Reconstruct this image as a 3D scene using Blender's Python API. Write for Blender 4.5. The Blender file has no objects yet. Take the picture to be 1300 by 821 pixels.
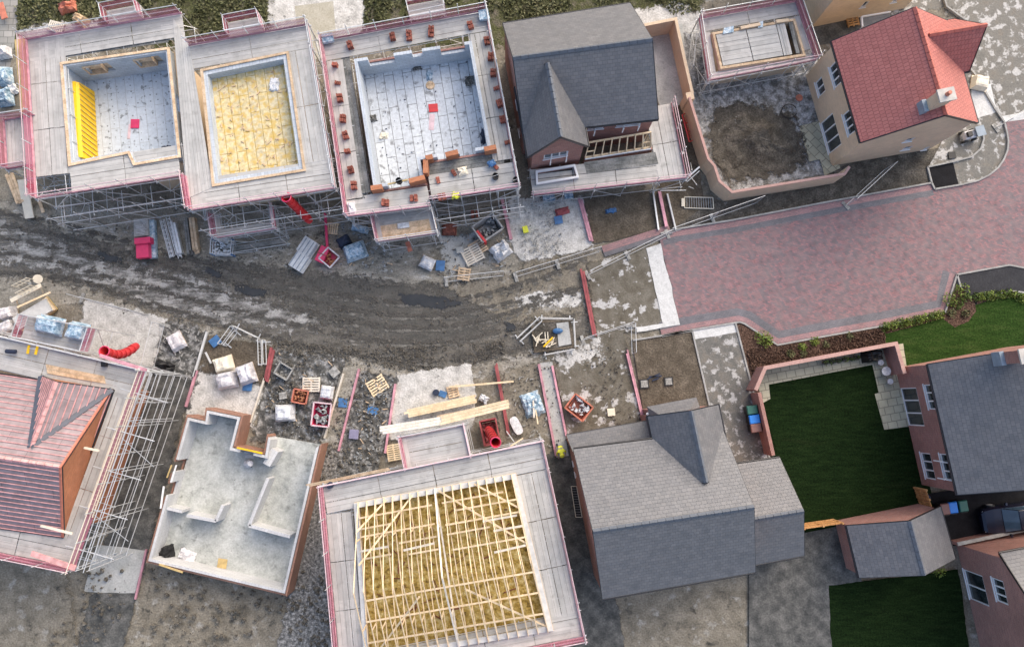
import bpy, bmesh, math, random
from mathutils import Vector, noise
from mathutils.geometry import tessellate_polygon
random.seed(7)
R = math.radians
SC = bpy.context.scene
COL = SC.collection
# ------------------------------------------------------------------ camera
F, H, TILT, CX, CY = 990.0, 52.0, R(5.8), 650.0, 410.5
cam = bpy.data.cameras.new('camera'); cam.sensor_width = 36; cam.lens = 36 * F / 1300
cam.clip_start = 0.5; cam.clip_end = 3000
camo = bpy.data.objects.new('camera', cam); COL.objects.link(camo)
camo.location = (0, 0, H); camo.rotation_euler = (TILT, 0, 0); SC.camera = camo
# ------------------------------------------------------------------ world, sun, exposure
SUN_EL, SUN_AZ = 38, 36          # azimuth clockwise from north (picture top)
w = bpy.data.worlds.new('World'); SC.world = w; w.use_nodes = True
nt = w.node_tree; bg = nt.nodes['Background']
sky = nt.nodes.new('ShaderNodeTexSky'); sky.sky_type = 'NISHITA'; sky.sun_disc = False
sky.sun_elevation = R(SUN_EL); sky.sun_rotation = R(SUN_AZ); sky.air_density = 1.0; sky.dust_density = 4; sky.ozone_density = 1.0
nt.links.new(sky.outputs[0], bg.inputs[0]); bg.inputs[1].default_value = 0.15
sl = bpy.data.lights.new('sun', 'SUN'); sl.energy = 1.1; sl.angle = R(85); sl.color = (1, .85, .66)
so = bpy.data.objects.new('sun', sl); COL.objects.link(so)
d = Vector((math.sin(R(SUN_AZ)) * math.cos(R(SUN_EL)), math.cos(R(SUN_AZ)) * math.cos(R(SUN_EL)), math.sin(R(SUN_EL))))
so.rotation_euler = d.to_track_quat('Z', 'Y').to_euler(); so.location = (0, 0, 80)
SC.view_settings.view_transform = 'Standard'; SC.view_settings.look = 'None'; SC.view_settings.gamma = 1
SC.view_settings.use_curve_mapping = False; SC.view_settings.exposure = 0.92
SC.cycles.use_denoising = True; SC.cycles.max_bounces = 6; SC.cycles.transparent_max_bounces = 24

# ------------------------------------------------------------------ measuring: photo pixel + height above ground -> point on the site
def P(x, y, h=0.0):
    dx, dy = (x - CX) / F, -(y - CY) / F
    c, s = math.cos(TILT), math.sin(TILT)
    D = (dx, c * dy + s, s * dy - c); k = (h - H) / D[2]
    return Vector((D[0] * k, D[1] * k, h))
def PP(pts, h=0.0): return [P(x, y, h) for x, y in pts]
def V(x, y, z): return Vector((x, y, z))
def lift(p, z): return Vector((p.x, p.y, z))

# ------------------------------------------------------------------ materials
def _n(nt, t, **k):
    n = nt.nodes.new(t)
    for a, b in k.items(): setattr(n, a, b)
    return n
def noisy(name, cols, scale=1.0, rough=.85, bump=0, bscale=None, stretch=(1, 1, 1), ang=0, detail=6, spread=(.35, .65), rr=None, metal=0, alt=None, spec=.3, dist=0, rnd=0, fine=.0):
    """colour ramp over fractal noise; alt=(colour, scale, lo, hi) adds a second layer of patches; rr roughness range"""
    m = bpy.data.materials.new(name); m.use_nodes = True; nt = m.node_tree; L = nt.links.new
    b = nt.nodes['Principled BSDF']; b.inputs['Roughness'].default_value = rough; b.inputs['Metallic'].default_value = metal
    b.inputs['Specular IOR Level'].default_value = spec
    tc = _n(nt, 'ShaderNodeTexCoord'); mp = _n(nt, 'ShaderNodeMapping'); L(tc.outputs['Object'], mp.inputs[0])
    mp.inputs['Rotation'].default_value = (0, 0, R(ang)); mp.inputs['Scale'].default_value = stretch
    nz = _n(nt, 'ShaderNodeTexNoise'); nz.inputs['Scale'].default_value = scale; nz.inputs['Detail'].default_value = detail
    nz.inputs['Roughness'].default_value = .62; nz.inputs['Distortion'].default_value = dist
    L(mp.outputs[0], nz.inputs['Vector'])
    rp = _n(nt, 'ShaderNodeValToRGB'); cr = rp.color_ramp
    k = len(cols)
    for i, c in enumerate(cols):
        pos = spread[0] + (spread[1] - spread[0]) * (i / max(1, k - 1))
        e = cr.elements[i] if i < 2 else cr.elements.new(pos)
        e.position = pos; e.color = (*c, 1)
    for i, c in enumerate(cols):
        pass
    L(nz.outputs[0], rp.inputs[0]); out = rp.outputs[0]
    if alt:
        for j, (c, s2, lo, hi) in enumerate(alt if isinstance(alt, list) else [alt]):
            n2 = _n(nt, 'ShaderNodeTexNoise'); n2.inputs['Scale'].default_value = s2; n2.inputs['Detail'].default_value = 7; n2.inputs['Roughness'].default_value = .6
            ad = _n(nt, 'ShaderNodeMapping'); ad.inputs['Location'].default_value = (13.1 * (j + 1), 7.7, 3); L(mp.outputs[0], ad.inputs[0]); L(ad.outputs[0], n2.inputs['Vector'])
            mr = _n(nt, 'ShaderNodeMapRange'); mr.inputs[1].default_value = lo; mr.inputs[2].default_value = hi; L(n2.outputs[0], mr.inputs[0])
            mx = _n(nt, 'ShaderNodeMix', data_type='RGBA'); L(mr.outputs[0], mx.inputs[0]); L(out, mx.inputs[6]); mx.inputs[7].default_value = (*c, 1); out = mx.outputs[2]
    if fine:
        n3 = _n(nt, 'ShaderNodeTexNoise'); n3.inputs['Scale'].default_value = 9; n3.inputs['Detail'].default_value = 5; L(tc.outputs['Object'], n3.inputs['Vector'])
        m3 = _n(nt, 'ShaderNodeMapRange'); m3.inputs[1].default_value = .3; m3.inputs[2].default_value = .7; m3.inputs[3].default_value = 1 - fine; m3.inputs[4].default_value = 1 + fine; L(n3.outputs[0], m3.inputs[0])
        v3 = _n(nt, 'ShaderNodeVectorMath', operation='SCALE'); L(out, v3.inputs[0]); L(m3.outputs[0], v3.inputs['Scale']); out = v3.outputs[0]
    if rnd:
        oi = _n(nt, 'ShaderNodeObjectInfo'); mr = _n(nt, 'ShaderNodeMapRange'); mr.inputs[3].default_value = 1 - rnd; mr.inputs[4].default_value = 1 + rnd
        L(oi.outputs['Random'], mr.inputs[0]); vm = _n(nt, 'ShaderNodeVectorMath', operation='SCALE'); L(out, vm.inputs[0]); L(mr.outputs[0], vm.inputs['Scale']); out = vm.outputs[0]
    L(out, b.inputs['Base Color'])
    if rr:
        mr = _n(nt, 'ShaderNodeMapRange'); mr.inputs[1].default_value = spread[0]; mr.inputs[2].default_value = spread[1]; mr.inputs[3].default_value = rr[0]; mr.inputs[4].default_value = rr[1]
        L(nz.outputs[0], mr.inputs[0]); L(mr.outputs[0], b.inputs['Roughness'])
    if bump:
        n4 = _n(nt, 'ShaderNodeTexNoise'); n4.inputs['Scale'].default_value = bscale or scale * 6; n4.inputs['Detail'].default_value = 6; L(tc.outputs['Object'], n4.inputs['Vector'])
        bp = _n(nt, 'ShaderNodeBump'); bp.inputs['Strength'].default_value = 1; bp.inputs['Distance'].default_value = bump; L(n4.outputs[0], bp.inputs['Height']); L(bp.outputs[0], b.inputs['Normal'])
    return m
def bricky(name, c1, c2, mortar, bw=.225, bh=.075, msize=.01, rough=.8, bump=.004, offs=.5, wear=.25, wscale=.6, rnd=0, squash=1, wcol=None, bias=0, spec=.3, dots=None):
    m = bpy.data.materials.new(name); m.use_nodes = True; nt = m.node_tree; L = nt.links.new
    b = nt.nodes['Principled BSDF']; b.inputs['Roughness'].default_value = rough; b.inputs['Specular IOR Level'].default_value = spec
    uv = _n(nt, 'ShaderNodeUVMap'); bt = _n(nt, 'ShaderNodeTexBrick'); L(uv.outputs[0], bt.inputs['Vector'])
    bt.offset = offs
    for k, v in (('Color1', c1), ('Color2', c2), ('Mortar', mortar)): bt.inputs[k].default_value = (*v, 1)
    bt.inputs['Scale'].default_value = 1; bt.inputs['Mortar Size'].default_value = msize; bt.inputs['Brick Width'].default_value = bw; bt.inputs['Row Height'].default_value = bh
    bt.inputs['Mortar Smooth'].default_value = .2; bt.inputs['Bias'].default_value = bias
    tc = _n(nt, 'ShaderNodeTexCoord'); nz = _n(nt, 'ShaderNodeTexNoise'); nz.inputs['Scale'].default_value = wscale; nz.inputs['Detail'].default_value = 8; nz.inputs['Roughness'].default_value = .65
    L(tc.outputs['Object'], nz.inputs['Vector'])
    mr = _n(nt, 'ShaderNodeMapRange'); mr.inputs[1].default_value = .3; mr.inputs[2].default_value = .7; mr.inputs[3].default_value = 1 - wear; mr.inputs[4].default_value = 1 + wear; L(nz.outputs[0], mr.inputs[0])
    vm = _n(nt, 'ShaderNodeVectorMath', operation='SCALE'); L(bt.outputs[0], vm.inputs[0]); L(mr.outputs[0], vm.inputs['Scale']); out = vm.outputs[0]
    if wcol:
        n2 = _n(nt, 'ShaderNodeTexNoise'); n2.inputs['Scale'].default_value = wcol[1]; n2.inputs['Detail'].default_value = 7
        L(tc.outputs['Object'], n2.inputs['Vector']); m2 = _n(nt, 'ShaderNodeMapRange'); m2.inputs[1].default_value = wcol[2]; m2.inputs[2].default_value = wcol[3]; m2.inputs[4].default_value = wcol[4]; L(n2.outputs[0], m2.inputs[0])
        mx = _n(nt, 'ShaderNodeMix', data_type='RGBA'); L(m2.outputs[0], mx.inputs[0]); L(out, mx.inputs[6]); mx.inputs[7].default_value = (*wcol[0], 1); out = mx.outputs[2]
    if dots:
        vo = _n(nt, 'ShaderNodeTexVoronoi'); vo.inputs['Scale'].default_value = 1 / dots[0]; vo.inputs['Randomness'].default_value = dots[3]; L(uv.outputs[0], vo.inputs['Vector'])
        lt = _n(nt, 'ShaderNodeMapRange'); lt.inputs[1].default_value = dots[1]; lt.inputs[2].default_value = dots[1] * 1.5; lt.inputs[3].default_value = .9; lt.inputs[4].default_value = 0; L(vo.outputs['Distance'], lt.inputs[0])
        mx = _n(nt, 'ShaderNodeMix', data_type='RGBA'); L(lt.outputs[0], mx.inputs[0]); L(out, mx.inputs[6]); mx.inputs[7].default_value = (*dots[2], 1); out = mx.outputs[2]
    L(out, b.inputs['Base Color'])
    if bump:
        bp = _n(nt, 'ShaderNodeBump'); bp.inputs['Distance'].default_value = bump; bp.invert = True; L(bt.outputs['Fac'], bp.inputs['Height']); L(bp.outputs[0], b.inputs['Normal'])
    return m
def flat(name, c, rough=.5, metal=0, spec=.5, var=.12, scale=3, rnd=0):
    return noisy(name, [tuple(x * (1 - var) for x in c), tuple(min(1, x * (1 + var)) for x in c)], scale=scale, rough=rough, metal=metal, spec=spec, detail=5, rnd=rnd)
def netmat(name, c, cell=.09, fill=.55):
    """open plastic mesh: real see-through holes in a regular grid"""
    m = bpy.data.materials.new(name); m.use_nodes = True; nt = m.node_tree; L = nt.links.new; b = nt.nodes['Principled BSDF']
    b.inputs['Base Color'].default_value = (*c, 1); b.inputs['Roughness'].default_value = .6
    uv = _n(nt, 'ShaderNodeUVMap'); bt = _n(nt, 'ShaderNodeTexBrick'); bt.offset = 0; L(uv.outputs[0], bt.inputs['Vector'])
    bt.inputs['Scale'].default_value = 1; bt.inputs['Brick Width'].default_value = cell; bt.inputs['Row Height'].default_value = cell
    bt.inputs['Mortar Size'].default_value = cell * (1 - math.sqrt(1 - fill)) / 2; bt.inputs['Mortar Smooth'].default_value = 0
    L(bt.outputs['Fac'], b.inputs['Alpha'])
    return m
M = {}
def edged(mat):
    """copy of a ground material whose rim breaks up raggedly where the layer peters out (attribute 'edge' runs 0-1 across the rim)"""
    k = mat + '_rim'
    if k in M: return k
    m = M[mat].copy(); m.name = k; nt = m.node_tree; L = nt.links.new; b = nt.nodes['Principled BSDF']
    at = _n(nt, 'ShaderNodeAttribute', attribute_name='edge'); tc = _n(nt, 'ShaderNodeTexCoord'); nz = _n(nt, 'ShaderNodeTexNoise'); nz.inputs['Scale'].default_value = 1.7; nz.inputs['Detail'].default_value = 9; nz.inputs['Roughness'].default_value = .72
    L(tc.outputs['Object'], nz.inputs['Vector']); s = _n(nt, 'ShaderNodeMath', operation='MULTIPLY_ADD'); L(nz.outputs[0], s.inputs[0]); s.inputs[1].default_value = 2.2; s.inputs[2].default_value = -1.1
    ad = _n(nt, 'ShaderNodeMath', operation='ADD'); L(s.outputs[0], ad.inputs[0]); L(at.outputs['Fac'], ad.inputs[1])
    mr = _n(nt, 'ShaderNodeMapRange'); mr.inputs[1].default_value = .42; mr.inputs[2].default_value = .62; L(ad.outputs[0], mr.inputs[0]); L(mr.outputs[0], b.inputs['Alpha'])
    M[k] = m; return k
g = lambda *a: tuple(a)
# ground
M['mud'] = noisy('mud', [(0.102, 0.092, 0.071), (0.181, 0.163, 0.128), (0.247, 0.224, 0.180)], 1.0, bump=.05, bscale=4, spread=(.3, .62), rr=(.6, .95), alt=[((.31, .30, .27), 1.3, .57, .67), ((.055, .053, .045), 1.2, .6, .72)], fine=.3, detail=9)
M['track'] = noisy('track', [(0.073, 0.067, 0.056), (0.108, 0.101, 0.087), (0.164, 0.154, 0.132)], 1.6, ang=-12, stretch=(.55, 1.3, 1), bump=.03, bscale=5, spread=(.3, .65), rr=(.35, .8), alt=[((.24, .235, .22), 2.2, .60, .70)], fine=.3, detail=9)
M['track_dry'] = noisy('track_dry', [(0.080, 0.079, 0.071), (0.193, 0.189, 0.178), (0.364, 0.362, 0.346)], 1.5, ang=-14, stretch=(.5, 1.5, 1), bump=.03, bscale=5, spread=(.40, .58), rr=(.5, .9), fine=.3, detail=9)
M['track_wet'] = noisy('track_wet', [(0.066, 0.064, 0.056), (0.089, 0.085, 0.074), (0.120, 0.114, 0.100)], 1.2, ang=-8, stretch=(.5, 1.3, 1), bump=.02, bscale=5, spread=(.3, .68), rr=(.28, .6), alt=[((.19, .187, .175), 2.0, .66, .76)], fine=.25, detail=9)
M['rut'] = noisy('rut', [(0.064, 0.060, 0.052), (0.092, 0.086, 0.074)], 2, bump=.03, bscale=8, rough=.35, fine=.3)
M['ridge_mud'] = noisy('ridge_mud', [(.11, .106, .094), (.18, .175, .158)], 2, bump=.03, bscale=8, rough=.85, fine=.3)
M['puddle'] = noisy('puddle', [(.03, .031, .03), (.045, .045, .042)], 1, rough=.06, spec=.6)
M['silt'] = noisy('silt', [(0.165, 0.154, 0.128), (0.259, 0.243, 0.204), (0.375, 0.356, 0.314)], 1.3, ang=-10, stretch=(.6, 1.2, 1), bump=.03, bscale=5, spread=(.32, .66), alt=[((.42, .415, .39), 2.2, .60, .68), ((.09, .086, .072), 1.5, .6, .7)], fine=.3, detail=9)
M['crushed'] = noisy('crushed', [(.27, .268, .255), (.46, .455, .43), (.58, .575, .55)], 1.6, bump=.03, bscale=9, spread=(.3, .58), alt=[((.2, .2, .19), 2.4, .62, .72)], fine=.22, detail=9)
M['slurry'] = noisy('slurry', [(.11, .11, .103), (.25, .252, .25), (.44, .445, .45)], 1.9, bump=.04, bscale=6, spread=(.38, .6), rr=(.5, .9), fine=.4, dist=.4, detail=9)
M['blackmud'] = noisy('blackmud', [(0.053, 0.055, 0.053), (0.113, 0.113, 0.107), (0.332, 0.332, 0.322)], 2.0, bump=.05, bscale=6, spread=(.36, .62), fine=.4, dist=.3, detail=9)
M['soil'] = noisy('soil', [(0.062, 0.050, 0.036), (0.101, 0.084, 0.062), (0.157, 0.132, 0.101)], 1.2, bump=.06, bscale=7, spread=(.3, .68), fine=.4)
M['soil_dark'] = noisy('soil_dark', [(0.045, 0.039, 0.032), (0.076, 0.069, 0.057), (0.128, 0.115, 0.097)], 1.4, bump=.05, bscale=7, fine=.5, detail=9, alt=((.3, .3, .3), 2.0, .66, .74))
M['brownpatch'] = noisy('brownpatch', [(.085, .075, .056), (.125, .113, .088), (.17, .158, .13)], 1.2, bump=.02, spread=(.3, .6), alt=[((.46, .46, .45), 1.25, .555, .60)], fine=.2, detail=8)
M['dampcon'] = noisy('dampcon', [(.10, .10, .092), (.145, .142, .128), (.18, .165, .14)], 1.3, bump=.01, spread=(.35, .65), rr=(.35, .7), alt=[((.42, .42, .41), 1.9, .53, .60)], fine=.2, detail=9, dist=.5)
M['bark'] = noisy('bark', [(.035, .018, .011), (.075, .042, .028), (.14, .09, .065)], 9, bump=.05, bscale=16, spread=(.35, .65), fine=.4)
M['lawn'] = noisy('lawn', [(.0055, .012, .004), (.009, .020, .006), (.015, .029, .009)], 2.2, ang=-10, stretch=(.35, 2.0, 1), rough=.95, bump=.03, bscale=20, spread=(.3, .7), fine=.45, spec=.05, alt=((.014, .022, .008), .8, .6, .8))
M['lawn_front'] = noisy('lawn_front', [(.016, .036, .008), (.026, .055, .012), (.045, .072, .02)], 1.4, ang=-12, stretch=(.4, 1.8, 1), rough=.95, bump=.03, bscale=20, spread=(.3, .7), fine=.45, spec=.05)
M['rough_grass'] = noisy('rough_grass', [(.055, .048, .036), (.075, .082, .035), (.14, .125, .10)], 1.0, rough=.95, bump=.08, bscale=7, spread=(.3, .68), fine=.5, spec=.1)
M['tarmac'] = noisy('tarmac', [(.022, .023, .028), (.035, .036, .041)], 1.5, bump=.006, bscale=40, rough=.8, fine=.3)
M['tarmac_old'] = noisy('tarmac_old', [(0.046, 0.048, 0.047), (0.092, 0.093, 0.087), (0.153, 0.150, 0.140)], 1.3, bump=.006, bscale=40, rough=.7, fine=.3)
M['drive_black'] = noisy('drive_black', [(.007, .007, .009), (.014, .014, .017)], 1.5, bump=.006, bscale=40, rough=.8, fine=.3, spec=.15)
M['gravel'] = noisy('gravel', [(0.076, 0.077, 0.075), (0.191, 0.188, 0.179), (0.383, 0.375, 0.358)], 5, bump=.05, bscale=12, spread=(.35, .65), fine=.4)
M['whitecon'] = noisy('whitecon', [(.42, .43, .42), (.55, .56, .55), (.62, .63, .62)], 2.5, bump=.008, bscale=14, spread=(.25, .6), fine=.12, alt=((.25, .25, .24), 3, .66, .76))
M['concrete'] = noisy('concrete', [(.25, .26, .25), (.38, .39, .375), (.47, .475, .46)], .9, bump=.006, bscale=14, spread=(.25, .62), alt=((.17, .17, .16), 1.7, .63, .72), fine=.15)
M['slabfloor'] = noisy('slabfloor', [(.26, .28, .27), (.40, .42, .40), (.50, .52, .50)], 1.3, bump=.006, bscale=14, spread=(.28, .62), alt=[((.22, .23, .215), 1.5, .58, .72), ((.14, .14, .13), 3.5, .68, .74)], fine=.15, detail=9)
M['beigecon'] = noisy('beigecon', [(.36, .34, .27), (.46, .44, .37)], 1.2, bump=.006, fine=.15)
M['paving_old'] = bricky('paving_old', (.24, .24, .22), (.34, .33, .31), (.14, .14, .13), .6, .45, .02)
M['blockpave'] = bricky('blockpave', (.33, .165, .17), (.15, .13, .145), (.16, .135, .14), .21, .11, .010, bump=.003, wear=.25, wscale=2.5, wcol=((.215, .185, .185), 1.2, .35, .75, .6), bias=0)
M['pave_grey'] = bricky('pave_grey', (.185, .18, .195), (.145, .145, .16), (.12, .12, .13), .21, .11, .01, wear=.25)
M['pave_pink'] = bricky('pave_pink', (.38, .22, .22), (.27, .18, .19), (.2, .15, .15), .21, .11, .01, wear=.25)
M['patio'] = bricky('patio', (.45, .43, .32), (.38, .365, .275), (.24, .23, .18), .62, .5, .03, wear=.22, bias=-.1)
M['kerb'] = noisy('kerb', [(.26, .26, .25), (.38, .38, .365)], 2, fine=.15)
# building
M['tile_slate'] = bricky('tile_slate', (.158, .157, .162), (.122, .125, .134), (.09, .095, .105), .30, .22, .010, rough=.5, bump=.008, wear=.15, wscale=2.2, spec=.6)
M['tile_taupe'] = M['tile_slate']
M['tile_red'] = bricky('tile_red', (.48, .175, .15), (.42, .145, .125), (.31, .10, .09), .22, .32, .016, rough=.55, bump=.015, wear=.1, offs=.5, spec=.4, wscale=2)
M['ridge_slate'] = flat('ridge_slate', (.1, .115, .14), .6)
M['ridge_red'] = flat('ridge_red', (.42, .12, .09), .6)
M['felt'] = bricky('felt', (.30, .25, .26), (.265, .22, .23), (.18, .145, .155), 3.0, .9, .02, wear=.25, wscale=1.5, bump=.004)
M['batten_red'] = flat('batten_red', (.62, .33, .32), .8, var=.25); M['valley'] = flat('valley', (.075, .085, .11), .4, var=.15)
M['brick_red'] = bricky('brick_red', (.40, .18, .145), (.28, .125, .105), (.36, .30, .27), wear=.18, msize=.009)
M['brick_tan'] = bricky('brick_tan', (.72, .56, .385), (.62, .48, .33), (.60, .50, .39), wear=.1, msize=.009)
M['brick_orange'] = bricky('brick_orange', (.48, .18, .085), (.38, .135, .062), (.32, .2, .13), wear=.2)
M['brick_brown'] = bricky('brick_brown', (.36, .185, .13), (.28, .14, .10), (.30, .22, .17), wear=.2)
M['brick_pink'] = bricky('brick_pink', (.50, .31, .27), (.43, .26, .225), (.48, .33, .29), .11, .21, wear=.12)
M['brick_plain'] = noisy('brick_plain', [(.20, .065, .048), (.34, .12, .085)], 5, fine=.3, rnd=.3)
M['block'] = bricky('block', (.50, .55, .60), (.43, .48, .53), (.34, .37, .40), .44, .215, .012, wear=.15)
M['block_grey'] = bricky('block_grey', (.56, .57, .58), (.50, .51, .52), (.42, .43, .43), .44, .215, .012, wear=.12)
M['timber'] = noisy('timber', [(.42, .30, .19), (.56, .42, .28), (.64, .50, .35)], 2, stretch=(1, 1, 1), fine=.2, rnd=.15)
M['timber_new'] = noisy('timber_new', [(.68, .53, .33), (.80, .66, .46)], 2, fine=.15, rnd=.12)
M['timber_pale'] = noisy('timber_pale', [(.62, .56, .46), (.74, .69, .6)], 2, fine=.15, rnd=.12)
M['timber_dark'] = noisy('timber_dark', [(.13, .05, .025), (.22, .09, .045)], 2, fine=.3)
M['gate_timber'] = noisy('gate_timber', [(.42, .22, .08), (.55, .32, .14)], 2, fine=.25)
M['board'] = bricky('board', (.40, .40, .385), (.49, .485, .465), (.33, .33, .32), 3.3, .24, .006, rough=.75, bump=.003, wear=.14, wscale=1.2, rnd=.1, offs=.37, wcol=((.27, .265, .25), 1.8, .56, .75, .7))
M['board_dark'] = noisy('board_dark', [(.1, .105, .1), (.17, .175, .17), (.25, .25, .24)], 1.2, fine=.25, rnd=.16)
M['osb'] = noisy('osb', [(.12, .075, .02), (.36, .25, .06), (.50, .41, .19)], 3.5, fine=.3, spread=(.32, .64))
M['yellowdeck'] = bricky('yellowdeck', (.62, .53, .31), (.56, .50, .34), (.30, .21, .07), 2.4, .6, .02, wear=.3, wscale=4, bump=.003, wcol=((.58, .38, .06), 3.0, .46, .62, .65), dots=(.14, .03, (.18, .14, .08), .95))
M['whitedeck'] = bricky('whitedeck', (.60, .64, .67), (.53, .57, .61), (.2, .21, .22), 2.2, .62, .022, wear=.18, wscale=5, bump=.002, wcol=((.16, .165, .17), 2.4, .57, .68, .75), dots=(.3, .04, (.15, .16, .17), .75))
M['whitedeck2'] = bricky('whitedeck2', (.54, .60, .66), (.49, .55, .61), (.38, .41, .44), 2.4, .6, .018, wear=.12, wscale=5, bump=.002, wcol=((.12, .13, .14), 2.6, .60, .68, .7), dots=(.42, .10, (.17, .19, .21), .2))
M['yellow'] = flat('yellow', (.85, .52, .01), .5, var=.08)
M['upvc'] = flat('upvc', (.80, .81, .82), .35, var=.03)
M['sill'] = flat('sill', (.62, .6, .56), .7)
M['glass'] = noisy('glass', [(.012, .016, .018), (.045, .055, .06)], 1.1, rough=.07, spec=.8)
M['lead'] = flat('lead', (.24, .30, .36), .5)
M['black'] = flat('black', (.012, .012, .013), .5)
M['gutter'] = flat('gutter', (.015, .015, .018), .35)
M['stain_con'] = flat('stain_con', (.5, .48, .44), .8)
M['galv'] = flat('galv', (.62, .64, .65), .38, metal=.35, var=.12, rnd=.12)
M['rail_pink'] = flat('rail_pink', (.60, .45, .48), .6, var=.15, rnd=.15)
M['toe'] = flat('toe', (.52, .26, .31), .7, var=.25, rnd=.15)
M['net'] = netmat('net', (.48, .13, .21), fill=.55)
M['fence_mesh'] = netmat('fence_mesh', (.42, .45, .46), .12, .10)
M['red'] = flat('red', (.56, .035, .04), .55, var=.1)
M['maroon'] = flat('maroon', (.30, .07, .075), .7, var=.25)
M['pinkplastic'] = flat('pinkplastic', (.62, .04, .13), .45, var=.1)
M['blue'] = flat('blue', (.05, .15, .33), .55, var=.2)
M['bluelid'] = flat('bluelid', (.02, .22, .72), .4, var=.08)
M['greenlid'] = flat('greenlid', (.025, .13, .10), .4, var=.08)
M['brownlid'] = flat('brownlid', (.24, .12, .10), .45)
M['bluewrap'] = noisy('bluewrap', [(.10, .2, .3), (.34, .46, .56), (.62, .68, .72)], 4, rough=.3, bump=.03, bscale=9, fine=.25)
M['wrap'] = noisy('wrap', [(.42, .41, .43), (.58, .57, .59), (.72, .72, .74)], 3, rough=.28, bump=.02, bscale=8, fine=.15, rnd=.1)
M['whitebag'] = noisy('whitebag', [(.5, .52, .55), (.74, .76, .78)], 3, rough=.6, bump=.03, fine=.15)
M['stone'] = noisy('stone', [(.2, .2, .19), (.4, .4, .38)], 3, fine=.3)
M['rubble'] = noisy('rubble', [(.14, .16, .17), (.27, .29, .30), (.42, .42, .40)], 6, fine=.3)
M['clod'] = noisy('clod', [(.07, .063, .052), (.16, .15, .13)], 3, fine=.3)
M['leaf'] = noisy('leaf', [(.04, .075, .012), (.09, .14, .025)], 4, rough=.6, fine=.3, rnd=.1)
M['leaf_dry'] = noisy('leaf_dry', [(.07, .08, .03), (.17, .17, .09)], 1.5, rough=.8, fine=.3)
M['leaf_lime'] = noisy('leaf_lime', [(.10, .15, .02), (.2, .26, .05)], 4, rough=.6, fine=.3)
M['skipsteel'] = flat('skipsteel', (.36, .36, .35), .6, var=.25)
M['salmon'] = flat('salmon', (.5, .17, .11), .6, var=.2)
M['cream'] = flat('cream', (.74, .68, .55), .6, var=.08)
M['hivis'] = flat('hivis', (.72, .74, .06), .7, var=.1)
M['skin'] = flat('skin', (.5, .3, .22), .6)
M['navy'] = flat('navy', (.02, .03, .06), .8)
M['carpaint'] = flat('carpaint', (.012, .016, .035), .2, metal=.3, spec=.8)
M['carglass'] = flat('carglass', (.05, .09, .14), .06, spec=.9)
M['purple'] = flat('purple', (.23, .22, .33), .6)
M['white'] = flat('white', (.56, .57, .56), .5)
M['ochre'] = flat('ochre', (.5, .37, .16), .7, var=.2)

# ------------------------------------------------------------------ mesh builder
class MB:
    def __init__(s): s.v = []; s.f = []
    def add(s, vs, fs):
        o = len(s.v); s.v += [Vector(p) for p in vs]; s.f += [tuple(i + o for i in f) for f in fs]; return s
    def poly(s, pts): return s.add(pts, [tuple(range(len(pts)))])
    def loft(s, a, b):
        n = len(a); return s.add(list(a) + list(b), [tuple(range(n))[::-1], tuple(range(n, 2 * n))] + [(i, (i + 1) % n, n + (i + 1) % n, n + i) for i in range(n)])
    def ext(s, pts, z0, z1): return s.loft([lift(p, z0) for p in pts], [lift(p, z1) for p in pts])
    def box(s, c, u, sx, sy, z0, z1):
        u = Vector((u.x, u.y, 0)).normalized(); v = Vector((-u.y, u.x, 0)); a, b = u * sx / 2, v * sy / 2
        return s.ext([c - a - b, c + a - b, c + a + b, c - a + b], z0, z1)
    def bar(s, p, q, wd, ht, up=Vector((0, 0, 1))):
        d = (q - p).normalized(); sd = d.cross(up)
        if sd.length < 1e-4: sd = d.cross(Vector((1, 0, 0)))
        sd.normalize(); u2 = sd.cross(d).normalized(); a, b = sd * wd / 2, u2 * ht / 2
        return s.loft([p - a - b, p + a - b, p + a + b, p - a + b], [q - a - b, q + a - b, q + a + b, q - a + b])
    def tube(s, p, q, r, n=6, r2=None):
        d = (q - p).normalized(); a = d.cross(Vector((0, 0, 1)))
        if a.length < 1e-4: a = Vector((1, 0, 0))
        a.normalize(); b = d.cross(a); r2 = r if r2 is None else r2
        c = [(a * math.cos(t) + b * math.sin(t)) for t in [2 * math.pi * i / n for i in range(n)]]
        return s.loft([p + k * r for k in c], [q + k * r2 for k in c])
    def blob(s, c, rx, ry, rz, seed=0, amp=.2, n=10, m=6, flatbot=True):
        vs = []; fs = []
        for j in range(m + 1):
            ph = math.pi * j / m
            for i in range(n):
                t = 2 * math.pi * i / n
                d = Vector((math.sin(ph) * math.cos(t), math.sin(ph) * math.sin(t), math.cos(ph)))
                k = 1 + amp * noise.noise(d * 2.3 + Vector((seed * 3.7, seed, 0)))
                z = d.z * rz * k
                if flatbot and z < 0: z *= .3
                vs.append(c + Vector((d.x * rx * k, d.y * ry * k, z)))
        for j in range(m):
            for i in range(n):
                a, b = j * n + i, j * n + (i + 1) % n; fs.append((a, a + n, b + n, b))
        return s.add(vs, fs)
BASE = {}
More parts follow.
